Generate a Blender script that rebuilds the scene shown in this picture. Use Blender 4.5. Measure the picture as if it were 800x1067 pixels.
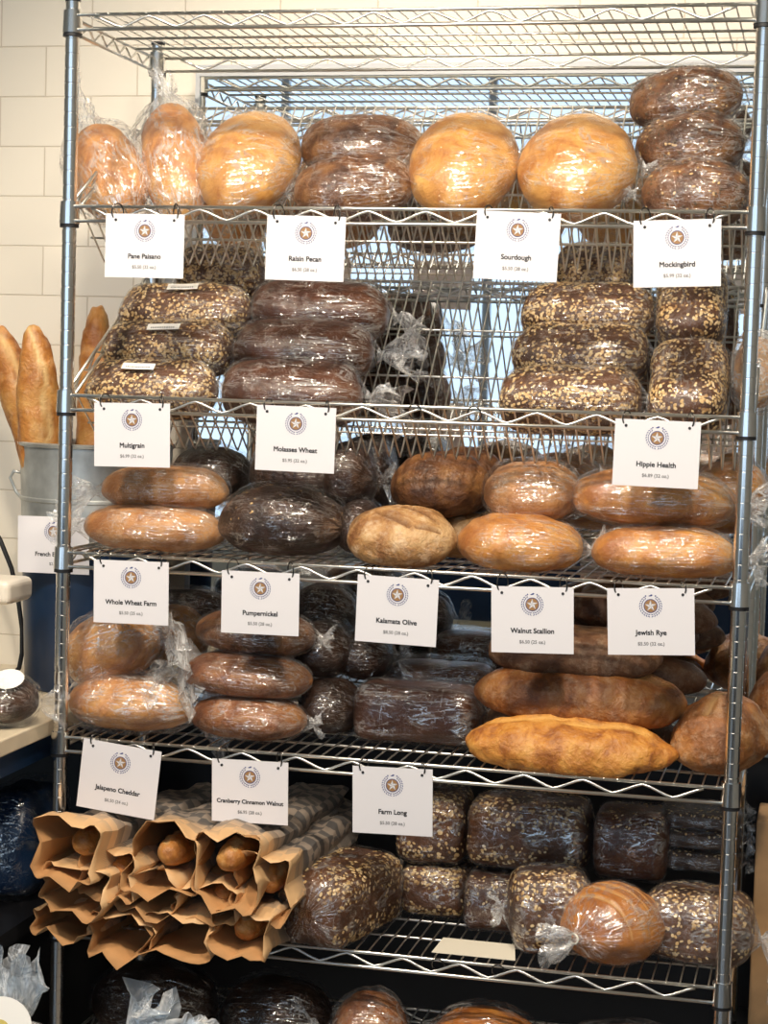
import bpy, bmesh, math, random
import numpy as np
from mathutils import Vector, Matrix, Euler, noise

I = 0.0254                      # the whole rack is laid out in inches
for o in list(bpy.data.objects):
    bpy.data.objects.remove(o)
SC = bpy.context.scene
COL = SC.collection
PI = math.pi

# ------------------------------------------------------------------ camera
ZO = 28.654                     # floor offset
F = 1957.14
CAM = np.array([51.9764, -123.2174, 30.8018 + ZO])
PITCH, ROLL, YAW = -0.0722953, -0.0295664, 0.2302595
def rotm(rx, ry, rz):
    c, s = math.cos, math.sin
    X = np.array([[1,0,0],[0,c(rx),-s(rx)],[0,s(rx),c(rx)]])
    Y = np.array([[c(ry),0,s(ry)],[0,1,0],[-s(ry),0,c(ry)]])
    Z = np.array([[c(rz),-s(rz),0],[s(rz),c(rz),0],[0,0,1]])
    return Z @ X @ Y
RM = rotm(PITCH, ROLL, YAW)
cam = bpy.data.cameras.new('camera')
camo = bpy.data.objects.new('camera', cam)
COL.objects.link(camo)
M = Matrix.Identity(4)
for i in range(3):
    M[i][0] = RM[i, 0]; M[i][1] = RM[i, 2]; M[i][2] = -RM[i, 1]; M[i][3] = CAM[i] * I
camo.matrix_world = M
cam.sensor_fit = 'VERTICAL'; cam.sensor_height = 24.0
cam.lens = F * 24.0 / 1067.0
cam.clip_start = 0.05; cam.clip_end = 100
SC.camera = camo

def proj(p):
    q = RM.T @ (np.array(p, float) - CAM)
    return 400 + F * q[0] / q[1], 533.5 - F * q[2] / q[1]
def rx(px, y, z):               # place along the rack seen at image column px, at depth y and height z
    a, b = 0.0, 45.0
    for _ in range(12):
        fa, fb = proj((a, y, z))[0] - px, proj((b, y, z))[0] - px
        if abs(fb - fa) < 1e-9: break
        a, b = b, b - fb * (b - a) / (fb - fa)
    return b
def at(px, py, y):              # point of the place at depth y on the sight line of a pixel
    d = RM @ np.array([(px - 400) / F, 1.0, (533.5 - py) / F])
    t = (y - CAM[1]) / d[1]
    return CAM + d * t

# ------------------------------------------------------------------ light, sky, exposure
SC.view_settings.view_transform = 'Standard'
SC.view_settings.look = 'None'
SC.view_settings.gamma = 1.0
SC.view_settings.exposure = 0.08
SC.view_settings.use_curve_mapping = False
SC.cycles.transparent_max_bounces = 48
SC.cycles.max_bounces = 8
W_ = bpy.data.worlds.new('sky'); SC.world = W_; W_.use_nodes = True
bg = W_.node_tree.nodes['Background']
bg.inputs[0].default_value = (0.60, 0.79, 1.0, 1); bg.inputs[1].default_value = 1.5

def area(name, loc, size, energy, color, target=None, rot=None, portal=False, sy=None):
    l = bpy.data.lights.new(name, 'AREA'); l.shape = 'RECTANGLE'
    l.size = size * I; l.size_y = (sy or size) * I; l.energy = energy; l.color = color
    o = bpy.data.objects.new(name, l); COL.objects.link(o); o.location = Vector(loc) * I
    if target is not None:
        o.rotation_euler = (Vector(target) - Vector(loc)).to_track_quat('-Z', 'Y').to_euler()
    if rot: o.rotation_euler = rot
    if portal: l.cycles.is_portal = True
    return o
def spot(name, loc, target, energy, color, angle, blend, rad):
    l = bpy.data.lights.new(name, 'SPOT'); l.energy = energy; l.color = color
    l.spot_size = math.radians(angle); l.spot_blend = blend; l.shadow_soft_size = rad * I
    o = bpy.data.objects.new(name, l); COL.objects.link(o); o.location = Vector(loc) * I
    o.rotation_euler = (Vector(target) - Vector(loc)).to_track_quat('-Z', 'Y').to_euler()
    return o
WARM = (1.0, 0.87, 0.70)
CEIL = 150
# track lights on the shop ceiling
spot('track_light', (-10, -62, 128), (8, 4, 50), 140, WARM, 70, 0.6, 4.0)
spot('track_light', (22, -62, 128), (24, 4, 50), 140, WARM, 70, 0.6, 4.0)
spot('track_light', (54, -62, 128), (40, 4, 50), 140, WARM, 70, 0.6, 4.0)
# ceiling panels of the shop
area('ceiling_panel_light', (0, -110, CEIL - 1), 48, 14, (1, .9, .76), rot=(0, 0, 0), sy=24)
area('ceiling_panel_light', (60, -110, CEIL - 1), 48, 14, (1, .9, .76), rot=(0, 0, 0), sy=24)
area('window_daylight', (-9, -299, 80), 282, 1, (1, 1, 1), rot=(PI / 2, 0, 0), portal=True, sy=124)

# ------------------------------------------------------------------ materials
MATS = {}
def nt(name):
    m = bpy.data.materials.new(name); m.use_nodes = True
    n = m.node_tree.nodes; n.clear()
    out = n.new('ShaderNodeOutputMaterial')
    return m, n, m.node_tree.links, out
def simple(name, col, rough=.5, metal=0., spec=.5, coat=0., noise_amt=0., noise_scale=40., bump=0., emit=None):
    m, n, l, out = nt(name)
    b = n.new('ShaderNodeBsdfPrincipled'); l.new(b.outputs[0], out.inputs[0])
    b.inputs['Base Color'].default_value = (*col, 1); b.inputs['Roughness'].default_value = rough
    b.inputs['Metallic'].default_value = metal; b.inputs['Specular IOR Level'].default_value = spec
    b.inputs['Coat Weight'].default_value = coat
    if noise_amt or bump:
        tc = n.new('ShaderNodeTexCoord'); nz = n.new('ShaderNodeTexNoise')
        nz.inputs['Scale'].default_value = noise_scale; nz.inputs['Detail'].default_value = 5
        l.new(tc.outputs['Object'], nz.inputs['Vector'])
        if noise_amt:
            r = n.new('ShaderNodeValToRGB')
            r.color_ramp.elements[0].position = .3; r.color_ramp.elements[1].position = .7
            r.color_ramp.elements[0].color = (*[c * (1 - noise_amt) for c in col], 1)
            r.color_ramp.elements[1].color = (*[min(1, c * (1 + noise_amt)) for c in col], 1)
            l.new(nz.outputs[0], r.inputs[0]); l.new(r.outputs[0], b.inputs['Base Color'])
        if bump:
            bp = n.new('ShaderNodeBump'); bp.inputs['Strength'].default_value = bump; bp.inputs['Distance'].default_value = .003
            l.new(nz.outputs[0], bp.inputs['Height']); l.new(bp.outputs[0], b.inputs['Normal'])
    MATS[name] = m
    return m
def crust(name, light, mid, dark, rough=.5, flour=0., scale=14., bump=.5, score=None, coat=.0):
    """bread crust: mottled browning, fine pits, optional flour dust, pale crumb where scored"""
    m, n, l, out = nt(name)
    b = n.new('ShaderNodeBsdfPrincipled'); l.new(b.outputs[0], out.inputs[0])
    b.inputs['Roughness'].default_value = rough; b.inputs['Coat Weight'].default_value = coat
    tc = n.new('ShaderNodeTexCoord')
    n1 = n.new('ShaderNodeTexNoise'); n1.inputs['Scale'].default_value = scale; n1.inputs['Detail'].default_value = 6; n1.inputs['Roughness'].default_value = .62
    n1.inputs['Distortion'].default_value = .6
    l.new(tc.outputs['Object'], n1.inputs['Vector'])
    r = n.new('ShaderNodeValToRGB'); cr = r.color_ramp
    cr.elements[0].position = .35; cr.elements[0].color = (*dark, 1)
    cr.elements[1].position = .66; cr.elements[1].color = (*light, 1)
    e = cr.elements.new(.5); e.color = (*mid, 1)
    l.new(n1.outputs[0], r.inputs[0])
    col = r.outputs[0]
    if flour:
        n2 = n.new('ShaderNodeTexNoise'); n2.inputs['Scale'].default_value = scale * 2.2; n2.inputs['Detail'].default_value = 8; n2.inputs['Roughness'].default_value = .75
        l.new(tc.outputs['Object'], n2.inputs['Vector'])
        r2 = n.new('ShaderNodeValToRGB'); r2.color_ramp.elements[0].position = .5; r2.color_ramp.elements[1].position = .75
        r2.color_ramp.elements[1].color = (flour, flour, flour, 1)
        l.new(n2.outputs[0], r2.inputs[0])
        mx = n.new('ShaderNodeMix'); mx.data_type = 'RGBA'
        l.new(r2.outputs[0], mx.inputs[0]); l.new(col, mx.inputs[6]); mx.inputs[7].default_value = (.72, .55, .38, 1)
        col = mx.outputs[2]
    if score:
        at_ = n.new('ShaderNodeAttribute'); at_.attribute_name = 'score'
        mx = n.new('ShaderNodeMix'); mx.data_type = 'RGBA'
        l.new(at_.outputs['Fac'], mx.inputs[0]); l.new(col, mx.inputs[6]); mx.inputs[7].default_value = (*score, 1)
        col = mx.outputs[2]
    l.new(col, b.inputs['Base Color'])
    n3 = n.new('ShaderNodeTexNoise'); n3.inputs['Scale'].default_value = 150; n3.inputs['Detail'].default_value = 6
    l.new(tc.outputs['Object'], n3.inputs['Vector'])
    n4 = n.new('ShaderNodeTexNoise'); n4.inputs['Scale'].default_value = 45; n4.inputs['Detail'].default_value = 5; n4.inputs['Roughness'].default_value = .6; n4.inputs['Distortion'].default_value = 1.0
    l.new(tc.outputs['Object'], n4.inputs['Vector'])
    bq = n.new('ShaderNodeBump'); bq.inputs['Strength'].default_value = bump * .8; bq.inputs['Distance'].default_value = .008
    l.new(n4.outputs[0], bq.inputs['Height'])
    bp = n.new('ShaderNodeBump'); bp.inputs['Strength'].default_value = bump; bp.inputs['Distance'].default_value = .003
    l.new(bq.outputs[0], bp.inputs['Normal'])
    l.new(n3.outputs[0], bp.inputs['Height']); l.new(bp.outputs[0], b.inputs['Normal'])
    MATS[name] = m
    return m
def bag_mat(name, haze, gloss, streak=30., bump=.9, tint=(1, 1, 1), crease_glint=.5):
    """clear bread bag film: nearly invisible where it lies smooth, shiny along its creases, which carry painted white streak highlights"""
    m, n, l, out = nt(name)
    def math_(op, a, b=None, c=None, clamp=False):
        k = n.new('ShaderNodeMath'); k.operation = op; k.use_clamp = clamp
        for i, q in enumerate((a, b, c)):
            if q is None: continue
            if isinstance(q, (int, float)): k.inputs[i].default_value = q
            else: l.new(q, k.inputs[i])
        return k.outputs[0]
    def ramp(a, lo, hi):
        k = n.new('ShaderNodeMapRange'); k.interpolation_type = 'SMOOTHSTEP'; l.new(a, k.inputs[0]); k.inputs[1].default_value = lo; k.inputs[2].default_value = hi
        return k.outputs[0]
    def nz(vec, sc, det, dist):
        k = n.new('ShaderNodeTexNoise'); k.inputs['Scale'].default_value = sc; k.inputs['Detail'].default_value = det; k.inputs['Distortion'].default_value = dist; l.new(vec, k.inputs['Vector'])
        return k.outputs[0]
    uv = n.new('ShaderNodeUVMap'); uv.uv_map = 'UVMap'
    mp = n.new('ShaderNodeMapping'); mp.inputs['Scale'].default_value = (2.4, streak, 1); l.new(uv.outputs[0], mp.inputs[0])
    tc = n.new('ShaderNodeTexCoord')
    A = nz(mp.outputs[0], 1., 2, .8); B = nz(tc.outputs['Object'], 30, 2, 2.2); C = nz(tc.outputs['Object'], 16, 2, .5)
    rA = math_('SUBTRACT', 1, math_('ABSOLUTE', math_('MULTIPLY_ADD', A, 2, -1)))
    rB = math_('SUBTRACT', 1, math_('ABSOLUTE', math_('MULTIPLY_ADD', B, 2, -1)))
    cA = ramp(rA, .88, 1.); cB = ramp(rB, .93, 1.)
    cr = math_('MULTIPLY', math_('MAXIMUM', cA, cB), ramp(C, .36, .58))
    hgt = math_('MULTIPLY_ADD', A, .9, math_('MULTIPLY', B, .7))
    bp = n.new('ShaderNodeBump'); bp.inputs['Strength'].default_value = bump; bp.inputs['Distance'].default_value = .006
    l.new(hgt, bp.inputs['Height'])
    lw = n.new('ShaderNodeLayerWeight'); lw.inputs[0].default_value = .5
    fac = math_('MULTIPLY_ADD', math_('POWER', lw.outputs['Facing'], 3.), .14, gloss)
    fac = math_('MULTIPLY_ADD', cr, .35, fac, True)
    gl = n.new('ShaderNodeBsdfGlossy'); gl.inputs['Roughness'].default_value = .11; gl.inputs['Color'].default_value = (.95, .95, .95, 1)
    l.new(bp.outputs[0], gl.inputs['Normal'])
    tr = n.new('ShaderNodeBsdfTransparent'); tr.inputs['Color'].default_value = (*tint, 1)
    m1 = n.new('ShaderNodeMixShader'); l.new(fac, m1.inputs[0]); l.new(tr.outputs[0], m1.inputs[1]); l.new(gl.outputs[0], m1.inputs[2])
    df = n.new('ShaderNodeBsdfDiffuse'); df.inputs['Color'].default_value = (.88, .88, .88, 1); l.new(bp.outputs[0], df.inputs['Normal'])
    h = math_('MULTIPLY_ADD', cr, crease_glint * .45, haze, True)  # whitened creases also paint streak highlights into the film
    m2 = n.new('ShaderNodeMixShader'); l.new(h, m2.inputs[0]); l.new(m1.outputs[0], m2.inputs[1]); l.new(df.outputs[0], m2.inputs[2])
    l.new(m2.outputs[0], out.inputs[0])
    MATS[name] = m
    return m

simple('chrome', (.86, .85, .83), .14, 1.0)
simple('chrome_wire', (.84, .82, .77), .3, 1.0)
simple('black_plastic', (.012, .012, .014), .45)
simple('steel_ring', (.10, .095, .09), .3, 1.0)
simple('card_white', (.78, .765, .80), .35, spec=.4)
simple('card_cream', (.80, .75, .63), .5)
simple('ink_black', (.02, .02, .025), .6)
simple('ink_grey', (.22, .22, .23), .6)
simple('ink_blue', (.03, .05, .22), .5)
simple('bronze', (.34, .19, .08), .4)
simple('star_shade', (.42, .42, .45), .5)
crust('crust_rustic', (.50, .24, .08), (.31, .115, .03), (.15, .055, .018), rough=.55, flour=.6, scale=16, score=(.62, .36, .15), bump=.6)
simple('oat_pale', (.70, .52, .28), .6)
simple('oat_tan', (.58, .38, .16), .6)
simple('oat_dark', (.34, .19, .07), .6)
simple('seed_dark', (.10, .06, .03), .5)
crust('crust_golden', (.70, .40, .13), (.56, .275, .07), (.36, .135, .03), rough=.42, flour=.25, bump=.35)
crust('crust_orange', (.68, .36, .10), (.54, .23, .05), (.32, .11, .025), rough=.42, flour=.3, bump=.4)
crust('crust_wheat', (.56, .29, .11), (.44, .20, .065), (.26, .10, .03), rough=.45, flour=.5, bump=.5)
crust('crust_farm', (.66, .32, .070), (.50, .195, .032), (.27, .082, .014), rough=.5, flour=.15, scale=26, score=(.70, .38, .10), bump=.6)
crust('crust_brown', (.38, .16, .042), (.25, .082, .018), (.11, .032, .009), rough=.5, flour=.35, scale=16, score=(.36, .18, .06), bump=.6)
crust('crust_rye', (.19, .09, .04), (.13, .057, .025), (.07, .028, .014), rough=.55, flour=.35, scale=16, score=(.26, .14, .06))
crust('crust_olive', (.60, .40, .2), (.42, .22, .08), (.22, .09, .03), rough=.55, flour=.8, scale=18, score=(.16, .07, .025), bump=.7)
crust('crust_raisin', (.26, .12, .04), (.15, .06, .022), (.06, .024, .012), rough=.4, scale=22, bump=.7)
crust('crust_dark', (.075, .035, .018), (.045, .02, .011), (.02, .010, .006), rough=.45, scale=16)
crust('crust_molasses', (.13, .048, .018), (.085, .028, .011), (.045, .015, .007), rough=.35, scale=12, bump=.3)
crust('crust_grain', (.17, .07, .025), (.11, .042, .016), (.055, .021, .01), rough=.5, scale=16)
crust('crust_sheen', (.70, .33, .075), (.50, .18, .03), (.24, .07, .015), rough=.3, scale=9, score=(.62, .34, .12), bump=.25, coat=.3)
crust('crust_baguette', (.62, .33, .10), (.50, .21, .048), (.30, .10, .02), rough=.45, flour=.35, scale=16, score=(.74, .5, .22))
bag_mat('bag_clear', .005, .025, streak=26, crease_glint=.32)
bag_mat('bag_hazy', .02, .045, streak=20, crease_glint=.36)
bag_mat('bag_loose', .05, .05, streak=14, crease_glint=.6)
bag_mat('bag_dim', .002, .022, streak=26, crease_glint=.10)
bag_mat('bag_dark', .002, .015, streak=24, crease_glint=.08)
bag_mat('bag_blue', .28, .14, streak=16, tint=(.75, .88, 1), crease_glint=.9)
bag_mat('bag_tail', .15, .08, streak=18, crease_glint=.8)
simple('tie_white', (.8, .78, .7), .5)
simple('kraft', (.52, .31, .15), .75, noise_amt=.10, noise_scale=25, bump=.2)
simple('kraft_inside', (.46, .24, .095), .8, noise_amt=.12, noise_scale=25, bump=.2)
simple('galvanized', (.56, .58, .57), .45, .75, noise_amt=.32, noise_scale=18)
simple('navy_paint', (.008, .028, .075), .35, spec=.5, noise_amt=.15, noise_scale=8)
simple('marble', (.72, .62, .46), .3, noise_amt=.22, noise_scale=7)
simple('floor_grey', (.16, .14, .12), .35, noise_amt=.2, noise_scale=3)
simple('paint_cream', (.72, .66, .56), .6, noise_amt=.03, noise_scale=3)
simple('ceiling_white', (.7, .68, .64), .8)
simple('dark_wood', (.03, .022, .018), .45, noise_amt=.3, noise_scale=9)
simple('black_paint', (.01, .01, .012), .4)
simple('frame_paint', (.5, .52, .55), .4)
simple('beige_rail', (.66, .56, .38), .45, noise_amt=.08, noise_scale=8)
simple('white_board', (.78, .72, .62), .35)
simple('sticker_white', (.88, .86, .82), .45)
simple('sticker_mark', (.62, .5, .12), .5)
m, n, l, out = nt('mirror_glass')
g = n.new('ShaderNodeBsdfGlossy'); g.inputs['Roughness'].default_value = .015; g.inputs['Color'].default_value = (.86, .90, .92, 1); l.new(g.outputs[0], out.inputs[0]); MATS['mirror_glass'] = m
# cream glazed wall tile, 8 x 4 in running bond
m, n, l, out = nt('wall_tile')
b = n.new('ShaderNodeBsdfPrincipled'); l.new(b.outputs[0], out.inputs[0]); b.inputs['Roughness'].default_value = .22
tc = n.new('ShaderNodeTexCoord'); sp = n.new('ShaderNodeSeparateXYZ'); l.new(tc.outputs['Object'], sp.inputs[0])
cb = n.new('ShaderNodeCombineXYZ'); l.new(sp.outputs[0], cb.inputs[0]); l.new(sp.outputs[2], cb.inputs[1])
br = n.new('ShaderNodeTexBrick'); l.new(cb.outputs[0], br.inputs['Vector'])
br.inputs['Scale'].default_value = 1.0; br.inputs['Brick Width'].default_value = 8 * I; br.inputs['Row Height'].default_value = 4.08 * I
br.inputs['Mortar Size'].default_value = .07 * I; br.inputs['Mortar Smooth'].default_value = .5
br.inputs['Color1'].default_value = (.84, .78, .67, 1); br.inputs['Color2'].default_value = (.81, .75, .64, 1); br.inputs['Mortar'].default_value = (.66, .58, .47, 1)
l.new(br.outputs[0], b.inputs['Base Color'])
bp = n.new('ShaderNodeBump'); bp.inputs['Strength'].default_value = .6; bp.inputs['Distance'].default_value = .002; bp.invert = True
l.new(br.outputs['Fac'], bp.inputs['Height']); l.new(bp.outputs[0], b.inputs['Normal']); MATS['wall_tile'] = m
# printed kraft: plain mouth, grey check further back
m, n, l, out = nt('kraft_check')
b = n.new('ShaderNodeBsdfPrincipled'); l.new(b.outputs[0], out.inputs[0]); b.inputs['Roughness'].default_value = .6
uv = n.new('ShaderNodeUVMap'); uv.uv_map = 'UVMap'
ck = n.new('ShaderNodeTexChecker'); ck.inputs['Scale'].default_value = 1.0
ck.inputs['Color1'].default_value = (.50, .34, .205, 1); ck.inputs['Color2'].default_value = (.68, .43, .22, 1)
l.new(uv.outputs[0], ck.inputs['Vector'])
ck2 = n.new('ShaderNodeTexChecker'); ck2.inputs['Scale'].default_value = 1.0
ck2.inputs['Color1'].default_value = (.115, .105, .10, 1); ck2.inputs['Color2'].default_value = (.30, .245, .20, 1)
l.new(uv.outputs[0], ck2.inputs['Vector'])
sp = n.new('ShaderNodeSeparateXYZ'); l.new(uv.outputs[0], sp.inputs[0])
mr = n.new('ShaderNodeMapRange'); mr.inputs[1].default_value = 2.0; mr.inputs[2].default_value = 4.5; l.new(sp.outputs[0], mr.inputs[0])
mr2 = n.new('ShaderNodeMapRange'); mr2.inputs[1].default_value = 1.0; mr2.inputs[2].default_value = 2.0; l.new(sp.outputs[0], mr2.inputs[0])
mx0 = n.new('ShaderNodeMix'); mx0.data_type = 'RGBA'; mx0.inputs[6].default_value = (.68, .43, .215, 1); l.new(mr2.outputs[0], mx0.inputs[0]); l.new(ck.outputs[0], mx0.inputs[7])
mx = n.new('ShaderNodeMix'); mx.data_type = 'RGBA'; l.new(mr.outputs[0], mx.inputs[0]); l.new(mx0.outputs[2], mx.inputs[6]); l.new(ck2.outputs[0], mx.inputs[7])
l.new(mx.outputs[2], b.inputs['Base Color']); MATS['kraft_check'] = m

# ------------------------------------------------------------------ mesh helpers
class MB:
    def __init__(s): s.v = []; s.f = []; s.m = []; s.uv = []
    def add(s, vs, fs, mi=0):
        o = len(s.v); s.v += [tuple(v) for v in vs]
        s.f += [tuple(i + o for i in f) for f in fs]; s.m += [mi] * len(fs)
    def box(s, x0, x1, y0, y1, z0, z1, mi=0):
        s.add([(x0,y0,z0),(x1,y0,z0),(x1,y1,z0),(x0,y1,z0),(x0,y0,z1),(x1,y0,z1),(x1,y1,z1),(x0,y1,z1)],
              [(0,3,2,1),(4,5,6,7),(0,1,5,4),(1,2,6,5),(2,3,7,6),(3,0,4,7)], mi)
    def tube(s, pts, r, n=6, mi=0, closed=False):
        pts = [Vector(p) for p in pts]; vs = []; fs = []; N = len(pts)
        prev = None
        for i, p in enumerate(pts):
            if closed: t = pts[(i + 1) % N] - pts[i - 1]
            else: t = pts[min(i + 1, N - 1)] - pts[max(i - 1, 0)]
            t.normalize()
            if prev is None:
                a = Vector((0, 0, 1)) if abs(t.z) < .9 else Vector((1, 0, 0))
                u = t.cross(a).normalized()
            else:
                u = (prev - t * prev.dot(t)).normalized()
            prev = u; w = t.cross(u)
            for k in range(n):
                a = 2 * PI * k / n; vs.append(p + (u * math.cos(a) + w * math.sin(a)) * r)
        for i in range(N if closed else N - 1):
            j = (i + 1) % N
            for k in range(n):
                k2 = (k + 1) % n
                fs.append((i * n + k, i * n + k2, j * n + k2, j * n + k))
        if not closed:
            fs.append(tuple(range(n - 1, -1, -1))); fs.append(tuple(range((N - 1) * n, N * n)))
        s.add(vs, fs, mi)
    def lathe(s, prof, c=(0, 0), n=24, mi=0, cap=True):
        vs = []; fs = []
        for (r, z) in prof:
            for k in range(n):
                a = 2 * PI * k / n; vs.append((c[0] + r * math.cos(a), c[1] + r * math.sin(a), z))
        for i in range(len(prof) - 1):
            for k in range(n):
                k2 = (k + 1) % n; fs.append((i * n + k, i * n + k2, (i + 1) * n + k2, (i + 1) * n + k))
        if cap:
            fs.append(tuple(range(n - 1, -1, -1))); fs.append(tuple(range((len(prof) - 1) * n, len(prof) * n)))
        s.add(vs, fs, mi)
    def build(s, name, mats, parent=None, smooth=True, loc=None, uv=None):
        me = bpy.data.meshes.new(name)
        me.from_pydata([(a * I, b * I, c * I) for a, b, c in s.v], [], s.f)
        if isinstance(mats, str): mats = [mats]
        for k in mats: me.materials.append(MATS[k])
        me.polygons.foreach_set('material_index', s.m)
        if smooth is True:
            me.polygons.foreach_set('use_smooth', [True] * len(s.f))
        if uv is not None:
            lay = me.uv_layers.new(name='UVMap')
            idx = np.zeros(len(me.loops), dtype=np.int32); me.loops.foreach_get('vertex_index', idx)
            arr = np.array(uv, dtype=np.float32)[idx]
            lay.data.foreach_set('uv', arr.ravel())
        me.update()
        if smooth == 'auto':
            me.polygons.foreach_set('use_smooth', [True] * len(s.f))
            me.set_sharp_from_angle(angle=math.radians(35))
        o = bpy.data.objects.new(name, me); COL.objects.link(o)
        if loc is not None: o.location = Vector(loc) * I
        if parent is not None: o.parent = parent
        return o
def tag(o, label, cat, group=None):
    o['label'] = label; o['category'] = cat
    if group: o['group'] = group
    return o
def struct(o): o['kind'] = 'structure'; return o
def empty(name, loc, label, cat, group=None, rot=(0, 0, 0)):
    o = bpy.data.objects.new(name, None); COL.objects.link(o); o.location = Vector(loc) * I; o.rotation_euler = rot
    o.empty_display_size = .05
    return tag(o, label, cat, group)

# ------------------------------------------------------------------ room
YM = 22.0                       # face of the mirror
XL, XR, YB, YF = -160, 140, YM + 1.0, -300
def quadbox(name, mat, *a):
    b = MB(); b.box(*a); return struct(b.build(name, mat, smooth=False))
quadbox('floor', 'floor_grey', XL, XR, YF, YB, -4, 0)
quadbox('ceiling', 'ceiling_white', XL, XR, YF, YB, CEIL, CEIL + 4)
quadbox('wall_back', 'wall_tile', XL, XR, YB, YB + 4, -4, CEIL + 4)
quadbox('wall_left', 'paint_cream', XL - 4, XL, YF, YB + 4, -4, CEIL + 4)
quadbox('wall_right', 'paint_cream', XR, XR + 4, YF, YB + 4, -4, CEIL + 4)
b = MB()                        # shop front: wall round a wide window
for a in [(XL, -150, 0, CEIL), (132, XR, 0, CEIL), (-150, 132, 0, 18), (-150, 132, 144, CEIL)]:
    b.box(a[0], a[1], YF - 4, YF, a[2], a[3])
struct(b.build('wall_front', 'paint_cream', smooth=False))
b = MB()
for x in (-150, -88, -34, 21, 76, 130): b.box(x, x + 2, YF - 3, YF - 1, 18, 144)
for z in (18, 100, 142): b.box(-150, 132, YF - 3, YF - 1, z, z + 2)
struct(b.build('window_1', 'frame_paint', smooth=False))

quadbox('shade_panel_1', 'black_paint', XL, XR, YB - .4, YB, 0, 31)  # added black sheet, stands in for the darkness low on the wall
# mirror on the tiled wall
mx0_, mx1_ = rx(209, YM, 84), 118
mz1 = at(300, 79, YM)[2]; mz0 = 31.2
mir = MB(); mir.box(mx0_, mx1_, YM, YM + .95, mz0, mz1)
mo = mir.build('wall_mirror', 'mirror_glass', smooth=False)
tag(mo, 'large frameless mirror on the tiled wall behind the bread rack', 'mirror')
ef = MB()
ef.box(mx0_, mx1_, YM - .15, YM + .95, mz1, mz1 + .9); ef.box(mx0_ - .35, mx0_, YM - .15, YM + .95, mz0, mz1 + .9)
ef.build('edge_trim', 'frame_paint', mo, smooth=False)

# ------------------------------------------------------------------ wire rack
RW, RD = 46.9, 16.9
Z1, Z2, Z3, Z4, Z5, Z6, Z7 = [z + ZO for z in (54.9588, 41.8946, 28.8075, 17.7883, 4.6524, -8.6543, -18.4)]
RISE, TR_Y, TR_H = 9.2, 4.6, 3.6
rack = empty('wire_shelving_rack', (0, 0, 0), 'tall chrome wire shelving rack filled with loaves, in front of the mirror', 'shelving rack')
def make_post(x, y):
    b = MB(); prof = [(.5, 0)]
    z = 1.0
    while z < Z1 + .8:
        prof += [(.5, z - .045), (.455, z - .03), (.455, z + .03), (.5, z + .045)]; z += 1.0
    prof += [(.5, Z1 + .95)]
    b.lathe(prof, (x, y), 18)
    o = b.build('post', 'chrome', rack, smooth='auto')
    c = MB(); c.lathe([(.52, Z1 + .95), (.54, Z1 + 1.0), (.54, Z1 + 1.12), (.45, Z1 + 1.2)], (x, y), 18)
    c.build('post_cap', 'black_plastic', o, smooth='auto')
for x in (0, RW):
    for y in (0, RD): make_post(x, y)
R1 = .125
def zig(b, p0, p1, zt, zb, n, r=.085):
    p0, p1 = Vector(p0), Vector(p1); pts = []
    N = n * 8
    for i in range(N + 1):
        t = i / N; q = p0.lerp(p1, t)
        tri = 2 / PI * math.asin(.96 * math.sin(2 * PI * (t * n + .25)))
        q.z = (zt + zb) / 2 + (zt - zb) / 2 * tri; pts.append(q)
    b.tube(pts, r, 5)
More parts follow.
